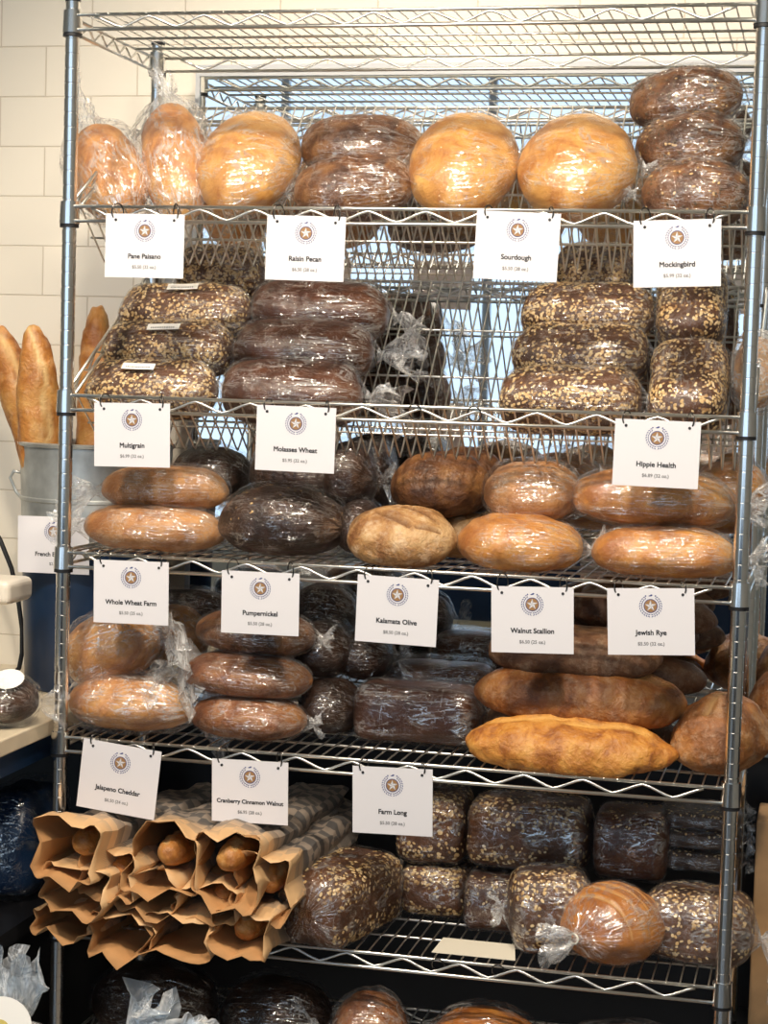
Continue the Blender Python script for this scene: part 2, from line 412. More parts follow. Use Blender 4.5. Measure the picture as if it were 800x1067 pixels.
def make_shelf(z, slant):
    yf, yr = -.35, RD + .35
    zr = z + (RISE if slant else 0)
    b = MB(); e = .55
    def rails(z, y, xs=(e, RW - e)):
        b.tube([(xs[0], y, z), (xs[1], y, z)], R1, 8); b.tube([(xs[0], y, z - 1.0), (xs[1], y, z - 1.0)], R1, 8)
        zig(b, (xs[0] + 1.2, y, 0), (xs[1] - 1.2, y, 0), z - .06, z - .96, 11, .1)
    rails(z, yf); rails(zr, yr)
    for x in (-.35, RW + .35):
        b.tube([(x, e, z), (x, RD - e, zr)], R1, 8); b.tube([(x, e, z - 1.0), (x, RD - e, zr - 1.0)], R1, 8)
        N = 60; pts = []
        for i in range(N + 1):
            t = i / N; tri = 2 / PI * math.asin(.97 * math.sin(2 * PI * (t * 6 + .25)))
            pts.append((x, 1.2 + (RD - 2.4) * t, z + (zr - z) * (1.2 + (RD - 2.4) * t) / RD - .5 + .38 * tri))
        b.tube(pts, .085, 5)
    o = b.build('shelf', 'chrome_wire', rack)
    d = MB()
    nw = 58 if slant else 50
    for i in range(nw):
        x = .9 + (RW - 1.8) * i / (nw - 1)
        if slant:
            d.tube([(x, yf - .05, z + .06), (x, yf + .3, z - .1), (x, TR_Y - .5, z - TR_H + .3), (x, TR_Y, z - TR_H), (x, TR_Y + .5, z - TR_H + .42), (x, yr - .2, zr - .02), (x, yr + .1, zr + .1)], .07, 5)
        else:
            d.tube([(x, yf - .12, z + .02), (x, yf + .2, z + .1), (x, yr, z + .1)], .065, 5)
    if slant:
        for f in (.16, .45, .72):
            y = TR_Y + (yr - TR_Y) * f; zz = z - TR_H + (RISE + TR_H) * f
            d.tube([(.6, y + .12, zz - .12), (RW - .6, y + .12, zz - .12)], .1, 6)
        d.tube([(.6, TR_Y * .55, z - TR_H * .5 - .15), (RW - .6, TR_Y * .55, z - TR_H * .5 - .15)], .08, 6)
    else:
        for y in (RD * .25, RD * .5, RD * .75):
            d.tube([(-.2, y, z - .06), (RW + .2, y, z - .06)], .1, 6)
    d.build('wire_deck', 'chrome_wire', o)
    for x in (0, RW):
        for (y, zz) in ((0, z), (RD, zr)):
            c = MB(); c.lathe([(.52, zz - 1.22), (.70, zz - 1.2), (.64, zz + .35), (.52, zz + .37)], (x, y), 18, 0)
            c.lathe([(.52, zz - 1.45), (.66, zz - 1.44), (.66, zz - 1.22), (.52, zz - 1.2)], (x, y), 18, 1)
            c.build('corner_collar', ['chrome', 'black_plastic'], o, smooth='auto')
    return o
for z, s in ((Z1, 0), (Z2, 1), (Z3, 1), (Z4, 0), (Z5, 0), (Z6, 0), (Z7, 0)): make_shelf(z, s)
PHI = math.atan2(RISE + TR_H, RD + .35 - TR_Y)

# ------------------------------------------------------------------ loaves
def spow(a, e): return math.copysign(abs(a) ** e, a)
KIND = {  # p, q of the long profile, exponent across, flattening below, noise amplitude, noise frequency
    'boule':    (2.0, .50, 1.0, .80, .025, .55),
    'oval':     (2.6, .50, .95, .80, .03, .5),
    'batard':   (3.2, .52, .92, .72, .035, .45),
    'point':    (2.5, .60, .95, .60, .05, .5),
    'pan':      (9.0, .34, .50, .85, .02, .45),
    'panround': (5.0, .40, .62, .85, .03, .45),
    'baguette': (4.5, .50, 1.0, .9, .05, .5),
}
class Surf:
    def __init__(s, a, b_, c, kind, seed, amp=1.0, scores=()):
        s.a, s.b, s.c = a, b_, c; s.p, s.q, s.e, s.fl, s.am, s.fr = KIND[kind]; s.am *= amp
        s.off = Vector((seed * 7.31, seed * 3.17, seed * 1.93)); s.scores = scores
    def base(s, t, v):
        r = max(0., 1 - abs(t) ** s.p) ** s.q
        cy, cz = spow(math.cos(v), s.e), spow(math.sin(v), s.e)
        z = s.c * cz * r
        if z < 0: z *= s.fl
        return Vector((s.a * t, s.b * r * cy, z))
    def pt(s, t, v):
        p = s.base(t, v); sc = 0.
        k = noise.fractal(p * s.fr + s.off, 1.0, 2.0, 3) * s.am * 2.2
        q = Vector((p.x * (1 + k * .5), p.y * (1 + k), p.z * (1 + k)))
        if p.z > 0:
            for (x0, y0, x1, y1, w, dp) in s.scores:
                A = Vector((x0 * s.a, y0 * s.b)); B = Vector((x1 * s.a, y1 * s.b)); P = Vector((p.x, p.y)); d = B - A
                tt = max(0, min(1, (P - A).dot(d) / d.length_squared)); e = (P - (A + d * tt))
                sg = d.x * e.y - d.y * e.x; ds = e.length
                wd = w * (.35 + .65 * math.sin(PI * min(.97, max(.03, tt))))
                g = math.exp(-(ds / wd) ** 2); sc = max(sc, g)
                ear = math.exp(-((ds - wd * 1.7) / (wd * .8)) ** 2) * (1 if sg > 0 else .35)
                q.z += (-dp * g + dp * .55 * ear)
        return q, sc
def loaf_mesh(S, nu, nv, seeds, rng):
    b = MB(); sc = []
    for i in range(nu + 1):
        t = math.sin(-PI / 2 + PI * i / nu)
        t = max(-.9999, min(.9999, t))
        for j in range(nv):
            q, g = S.pt(t, 2 * PI * j / nv); b.v.append(tuple(q)); sc.append(g)
    for i in range(nu):
        for j in range(nv):
            j2 = (j + 1) % nv; b.f.append((i * nv + j, i * nv + j2, (i + 1) * nv + j2, (i + 1) * nv + j)); b.m.append(0)
    b.f.append(tuple(range(nv - 1, -1, -1))); b.m.append(0)
    b.f.append(tuple(range(nu * nv, (nu + 1) * nv))); b.m.append(0)
    if seeds:
        n_, low, size = seeds
        made = 0
        while made < n_:
            t = rng.uniform(-.985, .985); v = rng.uniform(0, 2 * PI)
            if math.sin(v) < low: continue
            if noise.noise(Vector((t * 3 + S.off.x, v * 1.5, 0))) < rng.uniform(-.9, .25): 
                if rng.random() < .6: continue
            p = S.pt(t, v)[0]
            e = .02
            du = S.pt(min(.998, t + e), v)[0] - S.pt(max(-.998, t - e), v)[0]; dv = S.pt(t, v + e)[0] - S.pt(t, v - e)[0]
            nn = du.cross(dv)
            if nn.length < 1e-9: continue
            nn.normalize()
            if nn.dot(p) < 0: nn = -nn
            u = du.normalized(); w = nn.cross(u)
            a = rng.uniform(0, PI); r1 = size * rng.uniform(.75, 1.3); r2 = r1 * rng.uniform(.55, .8)
            uu = u * math.cos(a) + w * math.sin(a); ww = nn.cross(uu)
            tilt = rng.uniform(-.25, .25)
            vs = []
            for k in range(6):
                th = k * PI / 3
                vs.append(p + uu * math.cos(th) * r1 + ww * math.sin(th) * r2 + nn * (.015 + tilt * math.cos(th) * r1 * .6 + .02))
            vs.append(p + nn * .075)
            b.add(vs, [(k, (k + 1) % 6, 6) for k in range(6)], rng.choice((1, 1, 2, 2, 3)))
            made += 1
    return b, sc
def bag_mesh(S, off, wr, neck, tail, flare, bend, rng, nv=64, body=22, flat=.45, pleat=.05, side=1):
    """film round the loaf, gathered at one end, with a ruffled open tail"""
    b = MB(); uv = []; so = rng.uniform(0, 50)
    ph = [rng.uniform(0, 6.28) for _ in range(6)]
    rings = []
    tt = math.sin(math.radians(70))
    for i in range(body + 1):
        u = math.radians(-90 + 160 * i / body); t = max(-.999, math.sin(u)); ring = []
        for j in range(nv):
            v = 2 * PI * j / nv
            p = S.pt(t, v)[0]; r = Vector((0, p.y, p.z)); L = r.length
            d = r / L if L > 1e-6 else Vector((0, math.cos(v), math.sin(v)))
            k = noise.noise(Vector((math.cos(v) * 2.6 + so, math.sin(v) * 2.6, t * 1.6)))
            k2 = abs(noise.noise(Vector((math.cos(v) * 5 + so, math.sin(v) * 5 + 9, t * 2.2))))
            w = max(0., (i / body - .45) / .55)
            o = off + wr * (.5 + .6 * k + .8 * k2) + pleat * w * math.sin(9 * v + ph[0] + 2 * math.sin(3 * v + ph[1])) * L
            ring.append(Vector((p.x + math.copysign(off, t) * abs(t) ** 3, p.y, p.z)) + d * max(.03, o))
        rings.append(ring)
    last = rings[-1]; cx = sum((p.x for p in last)) / nv
    cy = sum((p.y for p in last)) / nv; cz = sum((p.z for p in last)) / nv
    xn = S.a + off + max(.35, .12 * S.a)
    c_n = Vector((xn, bend[0] * .15, cz * .6 + bend[1] * .15))
    for k in (1, 2, 3, 4):
        f = k / 4; g = f ** .8; ring = []
        for j in range(nv):
            v = 2 * PI * j / nv; q = last[j]
            nk = c_n + Vector((0, math.cos(v), math.sin(v))) * neck
            p = q.lerp(nk, g); p.x = q.x + (xn - q.x) * f ** 1.2
            amp = .10 * math.sin(PI * f) * ((q - nk).length)
            p += Vector((0, math.cos(v), math.sin(v))) * amp * math.sin(11 * v + ph[2] + math.sin(4 * v))
            ring.append(p)
        rings.append(ring)
    if tail > 0:
        K = 7
        for k in range(1, K + 1):
            f = k / K; ring = []
            c = c_n + Vector((tail * f * (1 - .25 * abs(bend[0] + bend[1]) / (tail + 1e-6) * f), bend[0] * f * f, bend[1] * f * f))
            R = neck + (flare - neck) * (f ** .75)
            for j in range(nv):
                v = 2 * PI * j / nv
                rr = R * (1 + .35 * f * math.sin(3 * v + ph[3] + f * 1.5) + .28 * f * math.sin(7 * v + ph[4] - f * 2) + .12 * f * math.sin(13 * v + ph[5]))
                p = c + Vector((.35 * flare * f * math.sin(5 * v + ph[5]), math.cos(v) * rr * flat, math.sin(v) * rr))
                p += Vector((noise.noise(p * 1.1 + S.off), noise.noise(p * 1.1 + S.off * 2), noise.noise(p * 1.1 + S.off * 3))) * .3 * f * flare
                ring.append(p)
            rings.append(ring)
    for i, ring in enumerate(rings):
        for j, p in enumerate(ring):
            b.v.append((p.x * side, p.y, p.z)); uv.append((i / 12, j / nv))
    for i in range(len(rings) - 1):
        for j in range(nv):
            j2 = (j + 1) % nv
            f_ = (i * nv + j, i * nv + j2, (i + 1) * nv + j2, (i + 1) * nv + j)
            b.f.append(f_ if side > 0 else f_[::-1]); b.m.append(0)
    b.f.append(tuple(range(nv))); b.m.append(0)
    uv = [(u_, abs(v_ - .5) * 2) for u_, v_ in uv]
    b.m[(body + 3) * nv:-1] = [1] * (len(b.m) - 1 - (body + 3) * nv)
    return b, uv, c_n
SEEDN = [0]
def loaf(name, label, cat, loc, dims, kind, mat, rot=(0, 0, 0), bag=None, seeds=None, scores=(), group=None, nu=34, nv=36,
         sticker=None, tie=False, M3=None, amp=1.0, seedmats=None):
    """loc centre in inches, dims across the long axis, depth and height; the bag and what is on it move with the loaf"""
    SEEDN[0] += 1; rng = random.Random(SEEDN[0] * 13 + 5)
    S = Surf(dims[0] / 2, dims[1] / 2, dims[2] / 2, kind, SEEDN[0], amp, scores)
    b, sc = loaf_mesh(S, nu, nv, seeds, rng)
    mats = [mat] + (list(seedmats) if seedmats else ['oat_pale', 'oat_tan', 'oat_dark']) if seeds else [mat]
    o = b.build(name, mats)
    at_ = o.data.attributes.new('score', 'FLOAT', 'POINT')
    vals = np.zeros(len(o.data.vertices), dtype=np.float32); vals[:len(sc)] = sc; at_.data.foreach_set('value', vals)
    tag(o, label, cat, group)
    Rm = Euler([math.radians(a) for a in rot]).to_matrix()
    if M3 is not None: Rm = M3 @ Rm
    o.matrix_world = Matrix.Translation(Vector(loc) * I) @ Rm.to_4x4()
    if bag:
        k = dict(off=.10, wr=.22, neck=.28, tail=1.6, flare=1.3, bend=(0, 0), mat='bag_clear', side=1); k.update(bag)
        mt = k.pop('mat')
        if mat == 'crust_dark' and mt in ('bag_clear', 'bag_hazy'): mt = 'bag_dim'
        tm = k.pop('tailmat', 'bag_blue' if mt == 'bag_blue' else ('bag_hazy' if mt in ('bag_dark', 'bag_dim') else 'bag_tail')); sd = k['side']
        g, uv, c_n = bag_mesh(S, rng=rng, **k)
        bo = g.build('plastic_bag', [mt, tm], o, uv=uv)
        if tie:
            tb = MB(); pts = []
            for q in range(13):
                a = 2 * PI * q / 12; pts.append((c_n.x * sd + .1 * sd, c_n.y + math.cos(a) * .34, c_n.z + math.sin(a) * .34))
            tb.tube(pts[:-1], .07, 6, closed=True)
            tb.tube([(c_n.x * sd, c_n.y - .3, c_n.z), (c_n.x * sd + .15 * sd, c_n.y - .45, c_n.z - .5), (c_n.x * sd + .1, c_n.y - .4, c_n.z - 1.2)], .06, 6)
            tb.build('twist_tie', 'tie_white', o)
    if sticker:
        sx, sy, w, h, rz = sticker
        st = MB(); N = 6; vs = []; fs = []
        for jj in range(N + 1):
            for ii in range(N + 1):
                lx, ly = (ii / N - .5) * w, (jj / N - .5) * h
                X = sx + lx * math.cos(rz) - ly * math.sin(rz); Y = sy + lx * math.sin(rz) + ly * math.cos(rz)
                # drop onto the top of the loaf
                t = max(-.98, min(.98, X / S.a)); best = None
                for q in range(1, 40):
                    v = PI * q / 40; p = S.pt(t, v)[0]
                    if best is None or abs(p.y - Y) < best[0]: best = (abs(p.y - Y), p.z)
                vs.append((X, Y, best[1] + .42))
        zz = max(v[2] for v in vs); vs = [(x, y, z * .35 + zz * .65) for x, y, z in vs]
        for jj in range(N):
            for ii in range(N):
                a = jj * (N + 1) + ii; fs.append((a, a + 1, a + N + 2, a + N + 1))
        st.add(vs, fs)
        # printed line
        bars = []
        s2 = st.build('paper_label', 'sticker_white', o)
        pr = MB(); x = -w * .38
        while x < w * .36:
            ww = rng.uniform(.07, .13); c0 = Vector((sx, sy))
            def P(lx, ly):
                X = sx + lx * math.cos(rz) - ly * math.sin(rz); Y = sy + lx * math.sin(rz) + ly * math.cos(rz)
                fi = int(round((lx / w + .5) * N)); fj = int(round((ly / h + .5) * N)); zq = vs[fj * (N + 1) + fi][2]
                return (X, Y, zq + .03)
            pr.add([P(x, -.28 * h), P(x + ww, -.28 * h), P(x + ww, -.08 * h), P(x, -.08 * h)], [(0, 1, 2, 3)]); x += ww + .06
        pr.build('printed_line', 'ink_grey', s2, smooth=False)
    return o
DS = {Z2: 3.0, Z3: 1.6}
MSL = Euler((PHI, 0, 0)).to_matrix()        # loaf base lies on the slanted deck
def on_slope(zs, x0, x1, s, dl, th, name, label, kind, mat, spin=0, roll=0, pitch=0, lift=0., w=None, cat='bread', **kw):
    """x0, x1 image columns of the ends; s inches up the incline from the trough; dl along the incline; th thickness"""
    s += DS[zs]
    hz = th / 2 * (KIND[kind][3]) + .12 + lift
    y = TR_Y + s * math.cos(PHI) - hz * math.sin(PHI); z = zs - TR_H + s * math.sin(PHI) + hz * math.cos(PHI)
    xa, xb = rx(x0, y, z), rx(x1, y, z)
    return loaf(name, label, cat, ((xa + xb) / 2, y, z), (w or (xb - xa), dl, th), kind, mat, rot=(0, roll, spin), M3=Euler((PHI + math.radians(pitch), 0, 0)).to_matrix(), **kw)
def on_flat(zs, x0, x1, yc, d, h, name, label, kind, mat, rot=(0, 0, 0), up=0., w=None, cat='bread', zc=None, **kw):
    fl = KIND[kind][3]
    z = zc if zc is not None else zs + .17 + up + h / 2 * fl
    xa, xb = rx(x0, yc, z), rx(x1, yc, z)
    return loaf(name, label, cat, ((xa + xb) / 2, yc, z), (w or (xb - xa), d, h), kind, mat, rot=rot, **kw)

# --- shelf two, slanted: big bagged rounds
LOOSE = dict(off=.25, wr=.45, neck=.8, tail=3.2, flare=2.0, mat='bag_loose')
on_slope(Z2, 80, 146, 4.2, 5.4, 4.2, 'bagged_country_loaf', 'orange country loaf in a loose clear bag, leaning against the left front post', 'oval', 'crust_orange', spin=-60, pitch=18, lift=.5, w=8.6, bag=dict(LOOSE, side=-1, tail=1.6))
on_slope(Z2, 152, 216, 5.4, 4.9, 4.4, 'bagged_country_loaf', 'upright brown-tipped country loaf bagged between the left loaf and the big pale round', 'oval', 'crust_orange', spin=-72, pitch=18, lift=.5, w=10.2, bag=dict(LOOSE, side=-1, tail=1.8, flare=1.5))
on_slope(Z2, 206, 311, 5.4, 10.4, 5.4, 'bagged_country_loaf', 'large golden round country loaf in clear bag, above the second card from left', 'boule', 'crust_golden', bag=dict(mat='bag_hazy', side=-1, tail=.6, flare=.8, wr=.25))
on_slope(Z2, 306, 432, 3.0, 5.4, 4.6, 'bagged_raisin_loaf', 'dark raisin pecan loaf in clear bag, lower front one of the pair', 'oval', 'crust_raisin', roll=-4, bag=dict(side=-1, tail=.8, flare=.8, wr=.3))
on_slope(Z2, 314, 442, 7.6, 5.4, 4.6, 'bagged_raisin_loaf', 'dark raisin pecan loaf in clear bag, upper rear one of the pair', 'oval', 'crust_raisin', roll=3, bag=dict(side=1, tail=.8, flare=.8, wr=.3))
on_slope(Z2, 427, 540, 5.1, 10.4, 5.6, 'bagged_sourdough_loaf', 'golden sourdough round in clear bag, left one, beside the dark raisin loaves', 'boule', 'crust_golden', bag=dict(mat='bag_clear', side=-1, tail=.4, flare=.5, wr=.2))
on_slope(Z2, 540, 664, 4.8, 9.6, 5.8, 'bagged_sourdough_loaf', 'golden sourdough round with bag gathered at its right, next to the seeded stack', 'boule', 'crust_golden', bag=dict(mat='bag_clear', side=1, tail=.7, flare=.7, wr=.22, pleat=.03), tie=False)
SD = ('seed_dark', 'seed_dark', 'oat_tan')
on_slope(Z2, 668, 782, 2.4, 5.0, 4.8, 'bagged_seeded_loaf', 'seeded dark loaf at the bottom of the three by the right post, top shelf', 'oval', 'crust_raisin', roll=2, seeds=(260, -.5, .11), seedmats=SD, bag=dict(side=-1, tail=.6, flare=.6, wr=.2, pleat=.06))
on_slope(Z2, 662, 776, 7.6, 4.8, 4.8, 'bagged_seeded_loaf', 'seeded dark loaf in the middle of the three by the right post, bag gathered right', 'oval', 'crust_raisin', roll=-5, seeds=(260, -.5, .11), seedmats=SD, bag=dict(side=1, tail=.6, flare=.6, wr=.2, pleat=.06))
on_slope(Z2, 655, 774, 12.8, 5.0, 4.8, 'bagged_seeded_loaf', 'topmost seeded dark loaf of the three by the right post, highest on the rack', 'oval', 'crust_raisin', roll=-8, seeds=(260, -.5, .11), seedmats=SD, bag=dict(side=1, tail=.6, flare=.6, wr=.2, pleat=.06))

# --- shelf three, slanted: pan loaves
OATS = (1150, -.4, .13)
gb = dict(side=1, tail=.5, flare=.7, wr=.12, off=.06)
for (x0, x1, s, lab, stk) in [
    (92, 226, 2.3, 'oat-topped multigrain pan loaf with white label, lowest and nearest the shelf edge', (-.4, .1, 2.5, .62, -.04)),
    (110, 242, 6.4, 'oat-topped multigrain pan loaf with white label, second up the left slope', (.2, .15, 2.5, .62, .03)),
    (127, 262, 10.4, 'oat-topped multigrain pan loaf with white label, third up the left slope', (.2, .5, 2.4, .6, .02)),
    (186, 274, 14.8, 'oat-topped multigrain loaf half hidden at the top of the left slope', None)]:
    on_slope(Z3, x0, x1, s, 4.1, 3.9, 'multigrain_loaf', lab, 'panround', 'crust_grain', seeds=OATS, bag=dict(gb), sticker=stk, roll=random.Random(s).uniform(-2, 2))
mb = dict(side=1, tail=2.6, flare=1.9, wr=.18, off=.08, mat='bag_clear')
for (x0, x1, s, lab, tl) in [
    (234, 376, 2.3, 'smooth brown molasses wheat loaf in clear bag, lowest of its three', dict(tail=2.2, bend=(0, -1.0))),
    (246, 388, 6.5, 'smooth brown molasses wheat loaf in clear bag, middle of its three, bag tail at right', dict(tail=2.6, flare=2.3)),
    (264, 404, 10.8, 'dark molasses wheat loaf in clear bag, topmost of its three behind the card', dict(tail=2.0, bend=(0, -2.5), flare=1.6))]:
    on_slope(Z3, x0, x1, s, 4.3, 4.2, 'molasses_loaf', lab, 'panround', 'crust_molasses', bag=dict(mb, **tl), roll=1)
for (x0, x1, s, lab) in [
    (522, 668, 2.4, 'thick oat-crusted brown loaf, lowest of the stack left of the right column'),
    (535, 676, 6.6, 'oat-crusted brown loaf, second from the bottom of the right stack'),
    (544, 681, 10.9, 'darker oat-crusted loaf, third up the right stack below the sourdough card'),
    (580, 660, 15.2, 'oat-crusted loaf peeping out at the top of the right stack')]:
    on_slope(Z3, x0, x1, s, 4.3, 4.3, 'oat_crusted_loaf', lab, 'panround', 'crust_grain', seeds=OATS, bag=dict(gb, tail=.3), roll=-1)
on_slope(Z3, 678, 758, 4.2, 5.3, 4.0, 'oat_crusted_loaf', 'oat-crusted loaf set end-on beside the right post, lower one', 'panround', 'crust_grain', spin=90, w=7.4, seeds=(1050, -.4, .13), bag=dict(gb, tail=.3))
on_slope(Z3, 684, 757, 12.0, 4.8, 4.0, 'oat_crusted_loaf', 'oat-crusted loaf set end-on beside the right post, upper one', 'panround', 'crust_grain', spin=90, w=7.0, seeds=(900, -.4, .13), bag=dict(gb, tail=.3))

on_slope(Z3, 764, 812, 6.0, 6.0, 3.8, 'bagged_end_loaf', 'pale bagged loaf end sticking out right of the right front post', 'oval', 'crust_golden', bag=dict(LOOSE, side=1, tail=1.6, mat='bag_tail'))

# --- shelf four, flat
cb_ = dict(side=-1, tail=1.6, flare=1.3, wr=.2, off=.08)
on_flat(Z4, 89, 233, 2.8, 5.2, 3.7, 'whole_wheat_loaf', 'long tan whole wheat loaf in clear bag, lower one by the left post', 'batard', 'crust_wheat', bag=dict(cb_))
on_flat(Z4, 108, 238, 4.6, 5.0, 3.8, 'whole_wheat_loaf', 'long tan whole wheat loaf in clear bag, resting on the lower one', 'batard', 'crust_wheat', up=2.7, rot=(0, -1, 0), bag=dict(cb_, tail=2.0, bend=(0, -1)))
on_flat(Z4, 180, 262, 11.5, 6, 4.6, 'pumpernickel_loaf', 'nearly black bagged loaf behind the whole wheat pair', 'oval', 'crust_dark', up=3.0, bag=dict(mat='bag_dark', tail=.6))
on_flat(Z4, 232, 360, 3.6, 7.0, 5.4, 'pumpernickel_loaf', 'dark pumpernickel round with shiny bag at the front of the third loaf shelf', 'oval', 'crust_dark', amp=1.4, seeds=(60, .2, .09), seedmats=('oat_tan', 'oat_dark', 'seed_dark'), bag=dict(wr=.35, off=.15, mat='bag_hazy', side=1, tail=1.4, flare=1.2))
on_flat(Z4, 262, 368, 9.4, 6.4, 5.0, 'pumpernickel_loaf', 'black bagged pumpernickel loaf right under the molasses card', 'oval', 'crust_dark', up=3.4, bag=dict(mat='bag_dark', tail=1.2))
for (x0, x1, y, u, h, lab) in [
    (340, 392, 9.0, 3.0, 5.6, 'black bagged loaf on end, left of two beside the green-brown olive loaf'),
    (372, 412, 12.4, 2.6, 6.0, 'black bagged loaf on end, right of two beside the green-brown olive loaf'),
    (352, 396, 6.0, .2, 4.2, 'small black bagged loaf low between the pumpernickel round and the olive loaf')]:
    on_flat(Z4, x0, x1, y, 6.5, h, 'pumpernickel_loaf', lab, 'oval', 'crust_dark', up=u, bag=dict(mat='bag_hazy', tail=.8, wr=.3))
OSC = [(-.5, -.05, .3, -.6, .26, .2), (-.15, .4, .7, -.15, .26, .2), (.35, -.55, .78, -.4, .18, .14)]
on_flat(Z4, 363, 475, 3.0, 6.2, 4.2, 'olive_loaf', 'floury tan olive loaf with slashed crust at the shelf edge', 'oval', 'crust_olive', rot=(18, 2, 0), scores=OSC, nu=60, nv=64)
on_flat(Z4, 408, 512, 8.4, 6.4, 5.0, 'olive_loaf', 'dark greenish-brown olive loaf lying above and behind the tan one', 'oval', 'crust_raisin', rot=(15, -4, 8), up=3.0, scores=OSC, nu=60, nv=64)
on_flat(Z4, 452, 526, 12.6, 6.0, 5.2, 'olive_loaf', 'dark brown olive loaf furthest back, behind the greenish one', 'oval', 'crust_raisin', rot=(15, 10, 0), up=3.1, scores=OSC, nu=50, nv=50)
on_flat(Z4, 440, 520, 9.2, 5.6, 3.6, 'olive_loaf', 'pale brown olive loaf wedged low behind the two front loaves', 'oval', 'crust_olive')
WSC = [(-.7, .1, .7, .0, .35, .10), (-.4, -.4, .3, -.45, .25, .08)]
on_flat(Z4, 477, 607, 2.9, 6.2, 4.1, 'scallion_loaf', 'orange walnut scallion loaf at the shelf edge, bottom one', 'oval', 'crust_orange', rot=(10, 2, 0), scores=WSC, nu=50, nv=50, bag=dict(off=.05, wr=.12, tail=1.2, side=1))
on_flat(Z4, 505, 606, 5.6, 6.0, 4.6, 'scallion_loaf', 'brown walnut scallion loaf in a shiny bag, on top of the orange one', 'oval', 'crust_wheat', up=3.1, rot=(5, -2, 0), bag=dict(off=.12, wr=.35, tail=1.2, side=1, mat='bag_hazy'))
on_flat(Z4, 540, 626, 12.2, 6.0, 4.8, 'scallion_loaf', 'brown bagged loaf behind, just under the thick oat-crusted loaf', 'oval', 'crust_wheat', up=3.4, bag=dict(off=.2, wr=.4, tail=1.0, mat='bag_hazy'))
on_flat(Z4, 617, 770, 2.6, 5.0, 3.9, 'jewish_rye_loaf', 'long orange rye loaf in clear bag beside the right post, lower one', 'batard', 'crust_orange', bag=dict(off=.08, wr=.2, tail=1.0, side=1))
on_flat(Z4, 597, 764, 4.6, 5.2, 4.3, 'jewish_rye_loaf', 'long orange rye loaf in clear bag, resting across the lower one', 'batard', 'crust_orange', up=3.3, rot=(0, 1, 0), bag=dict(off=.1, wr=.3, tail=1.2, side=1, mat='bag_hazy'))
on_flat(Z4, 722, 800, 12.0, 6.0, 4.6, 'jewish_rye_loaf', 'orange rye loaf further back, half hidden by the right post', 'batard', 'crust_orange', up=3.6, bag=dict(off=.1, wr=.3, tail=.8, side=1, mat='bag_hazy'))

# --- shelf five, flat
on_flat(Z5, 74, 200, 3.3, 5.6, 4.4, 'jalapeno_loaf', 'orange cheddar loaf in a loose crinkled bag, front by left post', 'oval', 'crust_orange', bag=dict(LOOSE, off=.15, wr=.35, side=1, tail=1.2))
on_flat(Z5, 70, 166, 5.0, 6.4, 5.8, 'jalapeno_loaf', 'orange cheddar loaf leaning over the front one, grey crinkled bag tail across it', 'oval', 'crust_orange', up=3.0, rot=(0, -24, 0), bag=dict(LOOSE, off=.12, wr=.4, side=1, tail=3.2, flare=2.6, bend=(-3.0, -2.4)))
on_flat(Z5, 146, 218, 11.0, 5.2, 5.0, 'jalapeno_loaf', 'yellow-brown loaf behind the whole wheat card, deep in the shelf', 'oval', 'crust_wheat', up=3.8, bag=dict(mat='bag_clear', tail=1.6, side=1))
on_flat(Z5, 150, 250, 13.2, 5.0, 4.4, 'cranberry_walnut_loaf', 'very dark bagged loaf at the back, left of the pumpernickel card', 'oval', 'crust_dark', up=5.2, bag=dict(mat='bag_clear', tail=1.0, wr=.3))
cw = dict(off=.06, wr=.16, tail=.8, flare=.8, side=1, pleat=.05)
on_flat(Z5, 201, 319, 3.2, 5.4, 3.5, 'cranberry_walnut_loaf', 'brown cranberry walnut loaf in shiny bag, bottom of the stack of three', 'oval', 'crust_brown', bag=dict(cw, tail=.4))
on_flat(Z5, 192, 324, 3.8, 5.6, 3.5, 'cranberry_walnut_loaf', 'brown cranberry walnut loaf, middle of the stack, white bag end folded under its left', 'oval', 'crust_brown', up=2.9, rot=(0, 1, 0), bag=dict(cw, side=-1, tail=1.5, flare=1.3, bend=(-2.6, -.8), mat='bag_hazy'))
on_flat(Z5, 206, 328, 5.0, 5.6, 3.6, 'cranberry_walnut_loaf', 'reddish dark cranberry walnut loaf, top of the stack of three', 'oval', 'crust_raisin', up=5.8, rot=(0, 2, 0), bag=dict(cw, tail=.6))
for (x0, x1, y, u, h, lab) in [
    (312, 376, 7.0, .1, 4.4, 'black bagged loaf low behind the cranberry walnut stack'),
    (306, 368, 8.6, 3.9, 4.6, 'black bagged loaf right of the cranberry stack, bluish glint on its bag'),
    (352, 408, 10.6, 3.6, 4.2, 'black bagged loaf under the olive card, blue highlight on its right end'),
    (300, 372, 13.6, 5.6, 5.0, 'black bagged loaf at the back, seen just under the middle of the shelf above')]:
    on_flat(Z5, x0, x1, y, 6.0, h, 'dark_bagged_loaf', lab, 'oval', 'crust_dark', up=u, bag=dict(mat='bag_clear', tail=.7, wr=.35, off=.15))
on_flat(Z5, 372, 503, 7.4, 5.6, 4.4, 'dark_rye_loaf', 'dark brown pan loaf in wrinkled bag beside the long farm loaves', 'pan', 'crust_molasses', bag=dict(off=.08, wr=.2, tail=.8, side=1, mat='bag_clear'))
on_flat(Z5, 402, 514, 13.4, 5.0, 5.0, 'dark_rye_loaf', 'dark pan loaf in bag behind, showing above the front dark pan loaf', 'pan', 'crust_molasses', up=.2, bag=dict(off=.15, wr=.3, tail=.8, side=1, mat='bag_clear'))
FSC = [(-.75, .12, .05, .22, .3, .12), (-.1, -.05, .75, .12, .3, .12)]
on_flat(Z5, 484, 703, 2.0, 5.6, 4.1, 'farm_long_loaf', 'golden long farm loaf lying at the front edge', 'point', 'crust_farm', rot=(22, 0, 0), scores=FSC, nu=70, nv=60)
